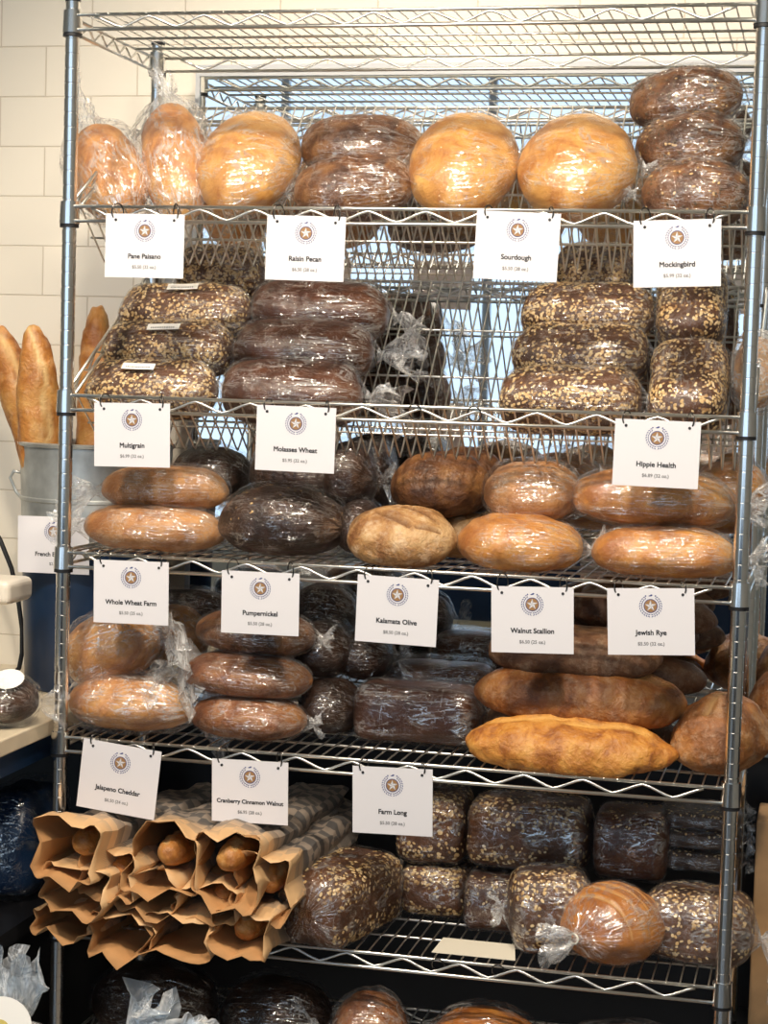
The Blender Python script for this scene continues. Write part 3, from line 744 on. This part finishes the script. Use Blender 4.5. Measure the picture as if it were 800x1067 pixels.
on_flat(Z5, 497, 717, 4.6, 5.4, 4.4, 'farm_long_loaf', 'reddish-brown long farm loaf lying directly on the golden one', 'batard', 'crust_brown', up=2.7, rot=(20, 1.5, 0), scores=[(-.5, .2, .3, .3, .3, .14), (.2, -.1, .85, .1, .3, .14)], nu=70, nv=60)
on_flat(Z5, 500, 708, 7.6, 5.2, 4.0, 'farm_long_loaf', 'brown long farm loaf low behind the golden one, only its ends showing', 'batard', 'crust_rye', rot=(0, 1, -2))
on_flat(Z5, 508, 692, 5.6, 5.4, 3.8, 'farm_long_loaf', 'dull brown long farm loaf on top of the pile, behind the two right cards', 'batard', 'crust_rye', up=5.8, rot=(14, 0, 0), scores=FSC, nu=50, nv=50)
for (x0, x1, y, u, lab) in [
    (560, 736, 9.6, 4.0, 'brown long farm loaf with rounded end low right of the reddish one'),
    (570, 728, 12.2, 6.8, 'brown long farm loaf with rounded end right of the walnut scallion card, second layer'),
    (590, 748, 10.6, 8.2, 'brown long farm loaf whose end shows highest, right of the rye card')]:
    on_flat(Z5, x0, x1, y, 4.8, 3.6, 'farm_long_loaf', lab, 'batard', 'crust_rye', up=u, rot=(0, 2, 0))
on_flat(Z5, 714, 790, 5.0, 6.0, 6.4, 'rustic_wedge_loaf', 'floury rustic loaf rising to a ridge, behind the right front post', 'point', 'crust_rustic', rot=(0, -8, 68), w=8.0, scores=[(-.6, 0, .6, .05, .3, .25)], nu=60, nv=60)

on_flat(Z5, 776, 822, 13.0, 6.0, 6.4, 'rustic_wedge_loaf', 'tan rustic loaf at the back seen right of the right posts', 'oval', 'crust_rustic', rot=(0, 10, 0))

# --- shelf six, flat: seeded pan loaves
ob = dict(off=.06, wr=.14, tail=1.0, flare=1.0, side=1, mat='bag_clear')
S6 = (560, -.6, .14)
on_flat(Z6, 306, 404, 3.0, 5.6, 5.6, 'seeded_rye_loaf', 'large seed-crusted pan loaf lying end-on next to the paper-bagged baguettes', 'pan', 'crust_grain', rot=(0, 0, 76), w=10.5, seeds=(900, -.7, .14), bag=dict(ob, tail=1.4))
on_flat(Z6, 422, 490, 10.8, 5.6, 4.0, 'seeded_rye_loaf', 'oat-seeded pan loaf under another, right of the end-on loaf', 'pan', 'crust_grain', seeds=S6, bag=dict(ob, tail=.2))
on_flat(Z6, 418, 490, 11.0, 5.6, 5.6, 'seeded_rye_loaf', 'oat-seeded pan loaf on top, partly behind the farm long card', 'pan', 'crust_grain', up=3.9, seeds=S6, bag=dict(ob, tail=.2))
on_flat(Z6, 487, 552, 8.6, 5.4, 4.2, 'seeded_rye_loaf', 'small dark seeded loaf at the bottom behind the blank card', 'pan', 'crust_molasses', seeds=(120, .0, .11), bag=dict(ob, tail=.3, mat='bag_hazy'))
on_flat(Z6, 490, 617, 10.0, 5.8, 5.4, 'seeded_rye_loaf', 'wide seeded pan loaf in the upper row, under the golden farm loaf', 'pan', 'crust_grain', up=4.3, seeds=(640, -.6, .14), bag=dict(ob, tail=.3))
on_flat(Z6, 620, 698, 9.4, 5.8, 5.2, 'dark_rye_loaf', 'dark bagged pan loaf with few seeds in the upper row of lower shelf', 'pan', 'crust_molasses', up=4.4, seeds=(90, .3, .1), bag=dict(ob, tail=.4))
on_flat(Z6, 530, 618, 4.6, 5.6, 6.0, 'seeded_rye_loaf', 'oat-seeded loaf standing tall left of the shiny golden loaf', 'panround', 'crust_grain', rot=(0, -4, 12), seeds=(620, -.6, .14), bag=dict(ob, tail=.6, side=-1, mat='bag_hazy'))
on_flat(Z6, 588, 689, 2.6, 7.0, 6.0, 'sliced_round_loaf', 'shiny golden-brown sliced round loaf in a clear bag tied at the front', 'boule', 'crust_sheen', rot=(0, 0, -118), w=7.2,
        scores=[(x, -.9, x, .9, .13, .09) for x in (-.7, -.45, -.2, .05, .3, .55)], nu=120, nv=50, bag=dict(off=.06, wr=.12, side=1, tail=1.6, flare=1.2, bend=(-1.6, -.4), mat='bag_hazy'), tie=True)
on_flat(Z6, 668, 786, 5.4, 5.8, 5.2, 'seeded_rye_loaf', 'oat-seeded pan loaf whose end pokes out past the right front post', 'panround', 'crust_grain', rot=(0, 2, -4), seeds=(640, -.6, .14), bag=dict(ob, tail=2.6, flare=2.2, bend=(-1, -2.6), mat='bag_hazy'))
for k, (u, lab) in enumerate([(5.2, 'flat dark bagged loaf, lowest of the small pile behind the right post'), (6.7, 'flat dark bagged loaf, middle of the small pile behind the right post'), (8.1, 'flat dark bagged loaf, topmost of the small pile behind the right post')]):
    on_flat(Z6, 690, 772, 10.6, 5.0, 1.5, 'flat_bagged_loaf', lab, 'pan', 'crust_dark', up=u, seeds=(80, .3, .1), bag=dict(ob, tail=.3, mat='bag_hazy', wr=.2))

# --- bottom shelf
for (x0, x1, y, h, mat, lab, bg_) in [
    (345, 425, 2.4, 6.4, 'crust_brown', 'brown bagged loaf on the bottom shelf, bag gathered towards the viewer', dict(mat='bag_hazy', tail=1.6, side=-1)),
    (445, 565, 2.8, 6.0, 'crust_sheen', 'glossy orange-brown loaf on the bottom shelf below the blank card', dict(mat='bag_clear', tail=.5)),
    (580, 720, 3.2, 5.6, 'crust_brown', 'dark brown bagged loaf on the bottom shelf below the tied round loaf', dict(mat='bag_clear', tail=.5)),
    (232, 345, 4.2, 6.2, 'crust_dark', 'black bagged loaf on the bottom shelf below the end-on seeded loaf', dict(mat='bag_hazy', tail=1.0)),
    (100, 225, 4.2, 6.4, 'crust_dark', 'black bagged loaf on the bottom shelf below the baguette bags', dict(mat='bag_hazy', tail=1.6))]:
    on_flat(Z7, x0, x1, y, 6.4, h, 'bagged_loaf', lab, 'oval', mat, rot=(0, 0, 6), bag=dict(dict(off=.12, wr=.4, flare=1.5), **bg_))

# ------------------------------------------------------------------ baguettes
BSC = [(-.85 + .3 * k, -.2, -.5 + .3 * k, .25, .28, .14) for k in range(6)]
def baguette(label, p0, p1, r, group=None, roll=0, mat='crust_baguette'):
    p0, p1 = Vector(p0), Vector(p1); d = (p1 - p0); L = d.length
    q = d.to_track_quat('X', 'Z').to_matrix()
    return loaf('baguette', label, 'baguette', (p0 + p1) / 2, (L, 2 * r, 2 * r), 'baguette', mat, M3=q, rot=(roll, 0, 0), scores=BSC, nu=70, nv=26, group=group)

# paper baguette bags piled on the left of shelf six
def paper_bag(label, mouth, axis, w, h, L, seed, open_=1.0, squash=.45):
    """mouth centre, horizontal heading in degrees from straight back (+ to the right)"""
    rng = random.Random(seed); nr, N = 15, 30
    b = MB(); uv = []
    so = Vector((seed * 3.3, seed * 1.7, 0))
    per = []
    for i in range(nr + 1):
        f = i / nr; y = L * f ** 1.25
        hh = h * ((1 - f) * open_ + f * squash) * .5; ww = w * .5 * (1 + .10 * (1 - f) * open_)
        for j in range(N):
            v = 2 * PI * j / N
            cx, cz = spow(math.cos(v), .62), spow(math.sin(v), .62)
            x = ww * cx; z = hh * cz
            g = math.exp(-(cz / .42) ** 2)
            x *= 1 - (.05 + .24 * (1 - f * .5)) * g * (.75 + .5 * noise.noise(so + Vector((f * 2, math.copysign(1, cx), 0))))
            k = noise.cell(Vector((x * .9, y * .55, z * .9)) + so) * .26
            k += noise.noise(Vector((x * .5, y * .25, z * .5)) + so) * .95 * (1 - .4 * f) + noise.noise(Vector((x * 1.3, y * .6, z)) + so * 2) * .4
            z += k * (.7 if abs(cz) > .3 else .2) + (.28 * math.sin(2.5 * x + seed) * (1 - f) ** 2 if cz < 0 else .18 * math.sin(3 * x + seed * 2) * (1 - f) ** 2)
            x += noise.noise(Vector((z * .6, y * .3, x * .2)) + so * 2) * .6
            yy = y
            if i == 0: yy += .8 * noise.noise(Vector((x * .7, 0, z * .7)) + so) - (.7 * (1 - abs(cx)) + .2 if cz < 0 else -.3)
            b.v.append((x, yy, z)); uv.append((y / .95 + .02, x / .95 + (20.5 if z < 0 else 0)))
    for i in range(nr):
        for j in range(N):
            j2 = (j + 1) % N; b.f.append((i * N + j, (i + 1) * N + j, (i + 1) * N + j2, i * N + j2)); b.m.append(0)
    b.f.append(tuple(range(nr * N, (nr + 1) * N))); b.m.append(0)
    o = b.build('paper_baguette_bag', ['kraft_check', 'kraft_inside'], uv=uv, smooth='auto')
    md = o.modifiers.new('paper', 'SOLIDIFY'); md.thickness = .03 * I; md.offset = -1; md.material_offset = 1; md.material_offset_rim = 1
    o.location = Vector(mouth) * I; o.rotation_euler = (math.radians(axis[1]), 0, math.radians(-axis[0]))
    return tag(o, label, 'paper bag', 'kraft paper bags holding baguettes')
PB = [  # mouth px centre, depth, heading, pitch, w, h, open, label, baguette (dx, dz, back) or None
    ((62, 962), -4.2, 12, 4, 5.0, 2.6, .8, 'kraft baguette bag at the bottom left of the pile, mouth flattened', None),
    ((123, 978), -5.2, 6, 4, 4.8, 3.4, .9, 'kraft baguette bag on the shelf, second from left in the bottom row', None),
    ((183, 976), -5.4, 3, 4, 4.8, 3.4, .9, 'kraft baguette bag on the shelf, third from left in the bottom row', None),
    ((250, 975), -5.4, 2, 4, 4.6, 3.2, .9, 'kraft baguette bag at the bottom right of the pile, baguette tip showing', (-.1, 0, .6)),
    ((74, 926), -5.0, 13, 3, 5.4, 3.4, .9, 'kraft baguette bag in the middle row at far left, wide dark mouth', (-.6, .1, 1.2)),
    ((150, 930), -4.6, 6, 3, 4.8, 3.0, .9, 'kraft baguette bag squeezed in the middle of the pile below two open mouths', None),
    ((216, 944), -4.8, 2, 3, 4.8, 3.0, .85, 'kraft baguette bag in the middle row toward the right, baguette end deep inside', (.3, .2, 1.2)),
    ((65, 887), -5.4, 13, 0, 5.0, 4.1, 1.05, 'kraft baguette bag at the top left of the pile, mouth wide open', (.5, .3, 1.0)),
    ((112, 911), -4.6, 8, -1, 4.6, 3.5, .95, 'kraft baguette bag under the cheddar card, its front folded over the baguette', (.4, .0, .8)),
    ((167, 897), -5.0, 4, 0, 4.9, 4.6, 1.05, 'kraft baguette bag third along the top, baguette end showing in its mouth', (.1, .1, .5)),
    ((234, 905), -5.2, 3, 2, 5.0, 4.6, 1.05, 'kraft baguette bag below the cranberry card, round baguette end in its mouth', (-.1, .3, .4)),
    ((272, 925), -4.4, 2, 2, 4.2, 4.4, 1.0, 'checked kraft baguette bag at the right end of the pile beside the seeded loaf', (.0, .1, .6)),
]
BGL = {3: 'baguette tip in the bottom right paper bag', 4: 'baguette end in the dark mouth of the far left middle bag', 6: 'baguette end deep inside the right middle paper bag',
       7: 'baguette end in the wide open top left paper bag', 8: 'baguette end under the folded front of the bag below the cheddar card', 9: 'orange baguette end in the third paper bag along the top',
       10: 'round baguette end in the paper bag below the cranberry card', 11: 'baguette end in the checked bag beside the seeded loaf'}
for k, ((px, py), y, hd, pt, w, h, op, lab, bg_) in enumerate(PB):
    m0 = at(px, py, y)
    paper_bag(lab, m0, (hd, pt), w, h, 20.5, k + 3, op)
    if bg_:
        a = math.radians(hd); p = math.radians(pt)
        dr = Vector((math.sin(a) * math.cos(p), math.cos(a) * math.cos(p), math.sin(p))); rt = Vector((math.cos(a), -math.sin(a), 0))
        c = Vector(m0) + rt * bg_[0] + Vector((0, 0, bg_[1] - .35 * 0)) + dr * bg_[2]
        baguette(BGL[k], c, c + dr * 9, 1.15, roll=k * 37)

# ------------------------------------------------------------------ galvanized bucket with baguettes, ledge
ZT = 34.2                       # top of the stone ledge
bx, by, br0, br1, bh = rx(99, 16.2, 45), 16.2, 5.35, 6.0, 18.0
zb = ZT + .05
bk = empty('baguette_bucket', (bx, by, zb), 'tall galvanized bucket painted navy below, holding baguettes by the wall', 'bucket')
bk.scale = (1, 1, 1.07)
b = MB()
def rad(f): return br0 + (br1 - br0) * f
prof = [(br0 - .1, .0), (rad(.0), .25), (rad(.3), 5.4), (rad(.76), 13.7)]
b.lathe(prof, n=48, cap=False)
b.lathe([(0.01, .12), (br0 - .1, .12), (br0 - .1, 0)], n=48, cap=False)
b.build('lower_body', 'navy_paint', bk, smooth='auto')
b = MB(); b.lathe([(rad(.76), 13.7), (rad(.76) + .1, 13.8), (rad(.76) + .1, 14.0), (rad(.77), 14.1), (rad(.985), 17.7), (rad(1) + .15, 17.75), (rad(1) + .2, 17.95), (rad(1) + .05, 18.05), (rad(1) - .12, 17.9), (rad(.8), 14), (rad(.3), 6)], n=48, cap=False)
b.build('rim_band', 'galvanized', bk, smooth='auto')
b = MB(); x = -rad(.9)
b.tube([(x, -.9, 15.6), (x - .7, -.95, 15.7), (x - 1.0, -.9, 15.2), (x - .5, -.9, 14.2), (x + .1, -.9, 13.6)], .13, 8)
b.build('handle', 'galvanized', bk)
for (dx, dy, tx, ty, top, lab, r) in [
    (2.6, -.8, -8.2, -1.0, 28.4, 'baguette in the bucket leaning furthest left', 1.65),
    (-4.6, -2.6, -4.2, -3.0, 28.0, 'straight baguette at the front of the bucket left of the post', 1.75),
    (-.8, 1.6, -1.0, 2.2, 30.0, 'baguette in the bucket showing right of the post', 1.6),
    (2.6, -2.2, 2.4, -2.4, 25.0, 'shorter baguette in the bucket behind the multigrain loaves', 1.3)]:
    baguette(lab, (bx + dx * .55, by + dy * .55, zb + 1.6), (bx + tx, by + ty, zb + top), r, roll=-90 if dx < 0 else -60)
b = MB(); b.box(-24, -1.25, -22, YB - .02, ZT - 1.2, ZT)
lg = b.build('stone_ledge', 'marble', smooth=False)
tag(lg, 'pale marble slab ledge left of the rack carrying the bucket', 'ledge')
md = lg.modifiers.new('b', 'BEVEL'); md.width = .12 * I; md.segments = 2
b = MB(); b.box(-23, -2.0, -20.5, YB - 1, ZT - 3.0, ZT - 1.22); b.build('apron', 'navy_paint', lg, smooth=False)
for lx in (-22.5, -4.5):
    for ly in (-20, YB - 4):
        b = MB(); b.box(lx, lx + 2.2, ly, ly + 2.2, 0, ZT - 3.0); b.build('leg', 'black_paint', lg, smooth=False)

# ------------------------------------------------------------------ cards
def text(s, size, mat, name, parent, x, z, y, off=.0, bold=0):
    cu = bpy.data.curves.new(name, 'FONT'); cu.body = s; cu.size = size * I; cu.align_x = 'CENTER'; cu.align_y = 'CENTER'; cu.offset = off * I; cu.resolution_u = 3
    t = bpy.data.objects.new(name + '_tmp', cu); COL.objects.link(t)
    bpy.context.view_layer.update()
    me = bpy.data.meshes.new_from_object(t.evaluated_get(bpy.context.evaluated_depsgraph_get()))
    bpy.data.objects.remove(t); bpy.data.curves.remove(cu)
    if bold:                     # heavier strokes: the same letters laid down again a hair to each side
        bm = bmesh.new(); bm.from_mesh(me); ori = list(bm.faces)
        for dx, dy in ((bold, 0), (0, bold), (bold, bold)):
            g = bmesh.ops.duplicate(bm, geom=ori)
            bmesh.ops.translate(bm, verts=[v for v in g['geom'] if isinstance(v, bmesh.types.BMVert)], vec=(dx * I, dy * I, .002 * I * (1 + dx * 9 + dy * 17)))
        bm.to_mesh(me); bm.free()
    me.materials.clear(); me.materials.append(MATS[mat])
    o = bpy.data.objects.new(name, me); COL.objects.link(o)
    o.parent = parent; o.rotation_euler = (PI / 2, 0, 0); o.location = (x * I, y * I, z * I)
    return o
def emblem(parent, x, z, y, R):
    b = MB()
    def disc(r, yy, mi, n=28): b.add([(x, yy, z)] + [(x + r * math.cos(2 * PI * k / n), yy, z + r * math.sin(2 * PI * k / n)) for k in range(n)], [(0, 1 + k, 1 + (k + 1) % n) for k in range(n)], mi)
    disc(R * .60, y, 2); disc(R * .54, y - .004, 0)
    for k in range(5):           # faceted star
        a = PI / 2 + k * 2 * PI / 5; tip = (x + R * .50 * math.cos(a), y - .008, z + R * .50 * math.sin(a))
        for sg, mi in ((1, 1), (-1, 3)):
            a2 = a + sg * PI / 5; inn = (x + R * .20 * math.cos(a2), y - .008, z + R * .20 * math.sin(a2))
            b.add([(x, y - .012, z), tip, inn], [(0, 1, 2)], mi)
    for sd in (1, -1):           # two laurel sprays
        for k in range(11):
            a = -PI / 2 + sd * (.16 + k * .235)
            for rr, tw in ((.76, .5), (.93, -.5)):
                c = (x + R * rr * math.cos(a), z + R * rr * math.sin(a)); d = a + sd * (PI / 2 - tw)
                l_, w_ = R * .115, R * .045
                ux, uz = math.cos(d), math.sin(d)
                b.add([(c[0] - ux * l_, y, c[1] - uz * l_), (c[0] - uz * w_, y, c[1] + ux * w_), (c[0] + ux * l_, y, c[1] + uz * l_), (c[0] + uz * w_, y, c[1] - ux * w_)], [(0, 1, 2, 3)], 2)
    # small bird between two dots above
    b.add([(x - R * .2, y, z + R * .86), (x - R * .05, y, z + R * .92), (x + R * .06, y, z + R * 1.0), (x + R * .2, y, z + R * .95), (x + R * .08, y, z + R * .84), (x - R * .08, y, z + R * .82)], [(0, 1, 2, 3, 4, 5)], 2)
    for sx in (-.42, .42):
        b.add([(x + R * sx + R * .07 * math.cos(q * PI / 3), y, z + R * .86 + R * .07 * math.sin(q * PI / 3)) for q in range(6)], [tuple(range(6))], 2)
    b.build('emblem', ['bronze', 'card_white', 'ink_blue', 'star_shade'], parent, smooth=False)
def card(title, price, TL, TR, BL, BR, label, zr, y=-.95, rings=True, sz=.46):
    c = np.mean([TL, TR, BL, BR], axis=0); P = at(c[0], c[1], y)
    u0, u1 = proj((P[0], y, P[2])), proj((P[0] + 1, y, P[2])); v1 = proj((P[0], y, P[2] - 1))
    su = math.hypot(u1[0] - u0[0], u1[1] - u0[1]); sv = math.hypot(v1[0] - u0[0], v1[1] - u0[1])
    base = math.atan2(u1[1] - u0[1], u1[0] - u0[0])
    ang = math.atan2(TR[1] - TL[1] + BR[1] - BL[1], TR[0] - TL[0] + BR[0] - BL[0]) - base
    w = (math.hypot(TR[0] - TL[0], TR[1] - TL[1]) + math.hypot(BR[0] - BL[0], BR[1] - BL[1])) / 2 / su
    h = (math.hypot(BL[0] - TL[0], BL[1] - TL[1]) + math.hypot(BR[0] - TR[0], BR[1] - TR[1])) / 2 / sv
    b = MB(); b.box(-w / 2, w / 2, -.02, .02, -h / 2, h / 2)
    o = b.build('bread_sign', 'card_white', smooth=False, loc=P); o.rotation_euler = (0, ang, 0)
    tag(o, label, 'sign', 'price cards on the bread rack')
    emblem(o, 0, h * .235, -.03, .76)
    text(title, sz, 'ink_black', 'name_lettering', o, 0, -h * .17, -.03, bold=.026)
    text(price, .31, 'ink_grey', 'price_lettering', o, 0, -h * .335, -.03, bold=.012)
    if rings:
        ca, sa = math.cos(ang), math.sin(ang)
        for sd in (-1, 1):
            lx, lz = sd * w * .37, h / 2 - .42
            X = P[0] + lx * ca + lz * sa; Z = P[2] - lx * sa + lz * ca     # hole in world
            dz = max(.8, zr + .2 - Z)
            r = dz / 2; pts = []
            for q in range(20):
                a = 2 * PI * q / 20
                pts.append((lx + sd * -.0 + r * .55 * sd * math.cos(a) * .9, .35 * math.cos(a) * -1 + .25, lz + r + r * math.sin(a - PI * 0)))
            rb = MB(); rb.tube(pts, .05, 6, closed=True); rb.build('ring', 'steel_ring', o)
            rb = MB(); rb.lathe([(.01, 0), (.1, 0), (.1, .02), (.01, .02)], n=10)
            rb.v = [(lx + v[0], -.025 - v[2], lz + v[1]) for v in rb.v]; rb.build('punched_hole', 'ink_black', o, smooth=False)
    return o
card('Pane Paisano', '$5.50 (32 oz.)', (110,222), (192,224), (109,289), (191,290), 'price card reading Pane Paisano on the top bread shelf at left', Z2)
card('Raisin Pecan', '$6.50 (28 oz.)', (278,224), (360,226), (276,291), (358,294), 'price card reading Raisin Pecan under the dark raisin loaves', Z2)
card('Sourdough', '$5.50 (28 oz.)', (497,219), (584,223), (492,290), (580,294), 'price card reading Sourdough under the golden rounds', Z2)
card('Mockingbird', '$5.99 (32 oz.)', (660,231), (751,227), (659,299), (751,299), 'price card reading Mockingbird under the seeded stack', Z2)
card('Multigrain', '$6.99 (32 oz.)', (99,419), (177,421), (97,486), (177,487), 'price card reading Multigrain under the oat-topped loaves at left', Z3)
card('Molasses Wheat', '$5.95 (32 oz.)', (268,422), (350,425), (265,489), (348,494), 'price card reading Molasses Wheat under the smooth brown loaves', Z3)
card('Hippie Health', '$6.89 (32 oz.)', (641,436), (730,440), (637,505), (727,510), 'price card reading Hippie Health under the oat-crusted loaves at right', Z3)
card('Whole Wheat Farm', '$5.50 (25 oz.)', (98,583), (176,586), (97,648), (175,652), 'price card reading Whole Wheat Farm', Z4)
card('Pumpernickel', '$5.50 (28 oz.)', (231,595), (312,597), (230,658), (311,664), 'price card reading Pumpernickel', Z4)
card('Kalamata Olive', '$8.50 (28 oz.)', (373,599), (457,604), (369,667), (454,675), 'price card reading Kalamata Olive', Z4)
card('Walnut Scallion', '$6.50 (25 oz.)', (511,611), (597,612), (512,679), (598,682), 'price card reading Walnut Scallion', Z4)
card('Jewish Rye', '$5.50 (32 oz.)', (633,613), (723,613), (632,682), (724,683), 'price card reading Jewish Rye', Z4)
card('Jalapeno Cheddar', '$6.50 (24 oz.)', (90,771), (171,782), (77,838), (157,856), 'tilted price card reading Jalapeno Cheddar above the paper bags', Z5, y=-1.7)
card('Cranberry Cinnamon Walnut', '$6.95 (28 oz.)', (221,790), (300,795), (220,855), (300,860), 'price card reading Cranberry Cinnamon Walnut', Z5, sz=.40)
card('Farm Long', '$5.50 (28 oz.)', (368,798), (452,802), (366,867), (449,872), 'price card reading Farm Long', Z5)
card('French Baguette', '$2.75', (19,537), (93,540), (18,596), (93,599), 'price card reading French Baguette fixed to the navy bucket', 0, y=by - br1 - .25, rings=False)
# blank card lying on shelf six
q = [at(*p, y) for p, y in (((450, 1001), .6), ((535, 1008), .6))]
b = MB(); zc = Z6 + .2; xa, xb = rx(450, .6, zc), rx(537, .6, zc)
b.add([(xa, .5, zc), (xb, .5, zc), (xb - .6, 4.0, zc), (xa + .1, 4.0, zc), (xa, .5, zc + .05), (xb, .5, zc + .05), (xb - .6, 4.0, zc + .05), (xa + .1, 4.0, zc + .05)],
      [(0,3,2,1),(4,5,6,7),(0,1,5,4),(1,2,6,5),(2,3,7,6),(3,0,4,7)])
tag(b.build('blank_card', 'card_cream', smooth=False), 'blank cream card lying flat on the wire shelf left of the tied round loaf', 'card')
# spare hooks on the rails
for (px, z, lab) in [(432, Z3, 'spare wire ring on the rail, left one below the bag tails'), (494, Z3, 'spare wire ring on the rail, right one below the mirror gap'), (456, Z6, 'spare wire ring on the rail in front of the blank card, left one'), (519, Z6, 'spare wire ring on the rail in front of the blank card, right one')]:
    x = rx(px, -.5, z); b = MB()
    b.tube([(x + .45 * math.cos(a * PI / 8), -.35 - .3 * math.sin(a * PI / 8), z - .35 + .5 * math.sin(a * PI / 8)) for a in range(16)], .05, 6, closed=True)
    tag(b.build('hanging_ring', 'steel_ring'), lab, 'ring', 'spare card rings')

# ------------------------------------------------------------------ left side odds
b = MB(); p = at(8, 615, 6.0)
b.box(-30, rx(21, 6, p[2]), 4, 8.5, p[2] - .9, p[2] + .9)
bo = b.build('display_tray', 'white_board', smooth=False); md = bo.modifiers.new('b', 'BEVEL'); md.width = .5 * I; md.segments = 4
tag(bo, 'edge of a thick cream tray at the left of the picture', 'tray')
for ly in (4.5, 7):
    b = MB(); b.box(-14, -13, ly, ly + 1, ZT, p[2] - .9); b.build('support_leg', 'frame_paint', bo, smooth=False)
b = MB(); pts = [at(x, y, 17.5) for x, y in ((-14, 540), (0, 562), (12, 592), (19, 625), (23, 655), (23, 680), (20, 696), (14, 710))]
pts[-1][2] = ZT + .2
b.tube(pts, .2, 8); tag(b.build('power_cord', 'black_plastic'), 'black power cord hanging down the wall beside the bucket', 'cord')
z = ZT + .1
o = on_flat(ZT, -30, 36, -2.0, 5.2, 3.6, 'sticker_loaf', 'dark bagged loaf with round white sticker on the marble ledge', 'oval', 'crust_dark', bag=dict(off=.12, wr=.35, tail=1.4, flare=1.4, side=1, mat='bag_hazy'))
b = MB(); b.lathe([(.01, 0), (1.1, 0), (1.1, .03), (.01, .03)], n=24); s_ = b.build('round_sticker', 'sticker_white', o, smooth=False); s_.location = (.9 * I, -1.1 * I, 1.85 * I); s_.rotation_euler = (.5, .1, 0)
# blue wrapped bundle under the ledge
on_flat(20, -10, 58, 6.0, 9, 8.5, 'blue_wrapped_bundle', 'dark bundle in blue plastic under the marble ledge', 'panround', 'navy_paint', cat='bundle', bag=dict(off=.15, wr=.5, tail=.5, mat='bag_dim'))
b = MB(); b.box(-22, -2.4, -6, 18, 0, 20); b.box(-22.5, -2, -6.5, 18.5, 19.0, 20.1)
tag(b.build('black_bin', 'black_paint', smooth=False), 'black storage bin standing under the marble ledge', 'bin')

# foreground table with bagged rolls, lower left
ft = MB(); ft.box(-12, 14, -46, -24, 17.6, 19)
fo = ft.build('front_table', 'dark_wood', smooth=False); tag(fo, 'low dark table in front of the rack at the lower left', 'table')
for lx in (-11, 11):
    for ly in (-45, -27):
        b = MB(); b.box(lx, lx + 2, ly, ly + 2, 0, 17.6); b.build('leg', 'dark_wood', fo, smooth=False)

for (px, py, y, d, sp, lab, bg_) in [
    (4, 1052, -34, (5.4, 5.4, 5.4), (0, -82, 0), 'white-blue crinkled plastic bag with upright tail at the lower left corner', dict(tail=3.4, flare=1.7, neck=.9, bend=(0, .5))),
    (118, 1090, -34, (4.4, 5.0, 5.0), (0, -62, 0), 'white-blue crinkled plastic bag, tail fanning right, second in front of the rack', dict(tail=3.6, flare=2.2, neck=.6, bend=(0, -1.0)))]:
    p = at(px, py, y); hh = d[0] / 2
    o = loaf('bagged_roll', lab, 'bread', (p[0], y, 19 + hh + .25), d, 'oval', 'crust_wheat', rot=sp, bag=dict(dict(off=.3, wr=.6, mat='bag_blue', side=1), **bg_))
    if px < 50:
        b = MB(); b.lathe([(.01, 0), (1.7, 0), (1.7, .04), (.01, .04)], n=28); b.lathe([(.01, .041), (.55, .041), (.55, .05), (.01, .05)], n=20, mi=1)
        q = b.build('round_sticker', ['sticker_white', 'sticker_mark'], o, smooth=False)
        q.matrix_local = o.matrix_world.inverted() @ (Matrix.Translation(Vector((p[0] + 1.2, y - 3.2, 19 + 6.9)) * I) @ Euler((math.radians(62), 0, math.radians(8))).to_matrix().to_4x4())

# right side: paper sack and stand
xs = rx(786, 14, 22)
b = MB(); b.box(xs, xs + 8, 10, 16, 12.2, 29)
so_ = b.build('brown_paper_sack', 'kraft', smooth=False); tag(so_, 'tall brown paper sack standing right of the rack', 'paper sack')
md = so_.modifiers.new('b', 'BEVEL'); md.width = .15 * I; md.segments = 2
b = MB(); b.box(xs - 1, xs + 24, 6, 20, 11, 12.2)
st = b.build('low_stand', 'black_paint', smooth=False); tag(st, 'low black stand right of the rack under the paper sack', 'stand')
for lx in (xs - .5, xs + 21):
    for ly in (6.5, 18):
        b = MB(); b.box(lx, lx + 1.5, ly, ly + 1.5, 0, 11); b.build('leg', 'black_paint', st, smooth=False)

# the shop behind the viewer, seen in the mirror
b = MB(); b.box(-40, 110, -262, -236, 0, 36); b.box(-42, 112, -264, -234, 36, 38, 1)
b.box(-40, 110, -235.9, -235.2, 3, 6.5, 1)
tag(b.build('shop_counter', ['navy_paint', 'beige_rail'], smooth=False), 'long dark shop counter facing the rack, seen in the mirror', 'counter')
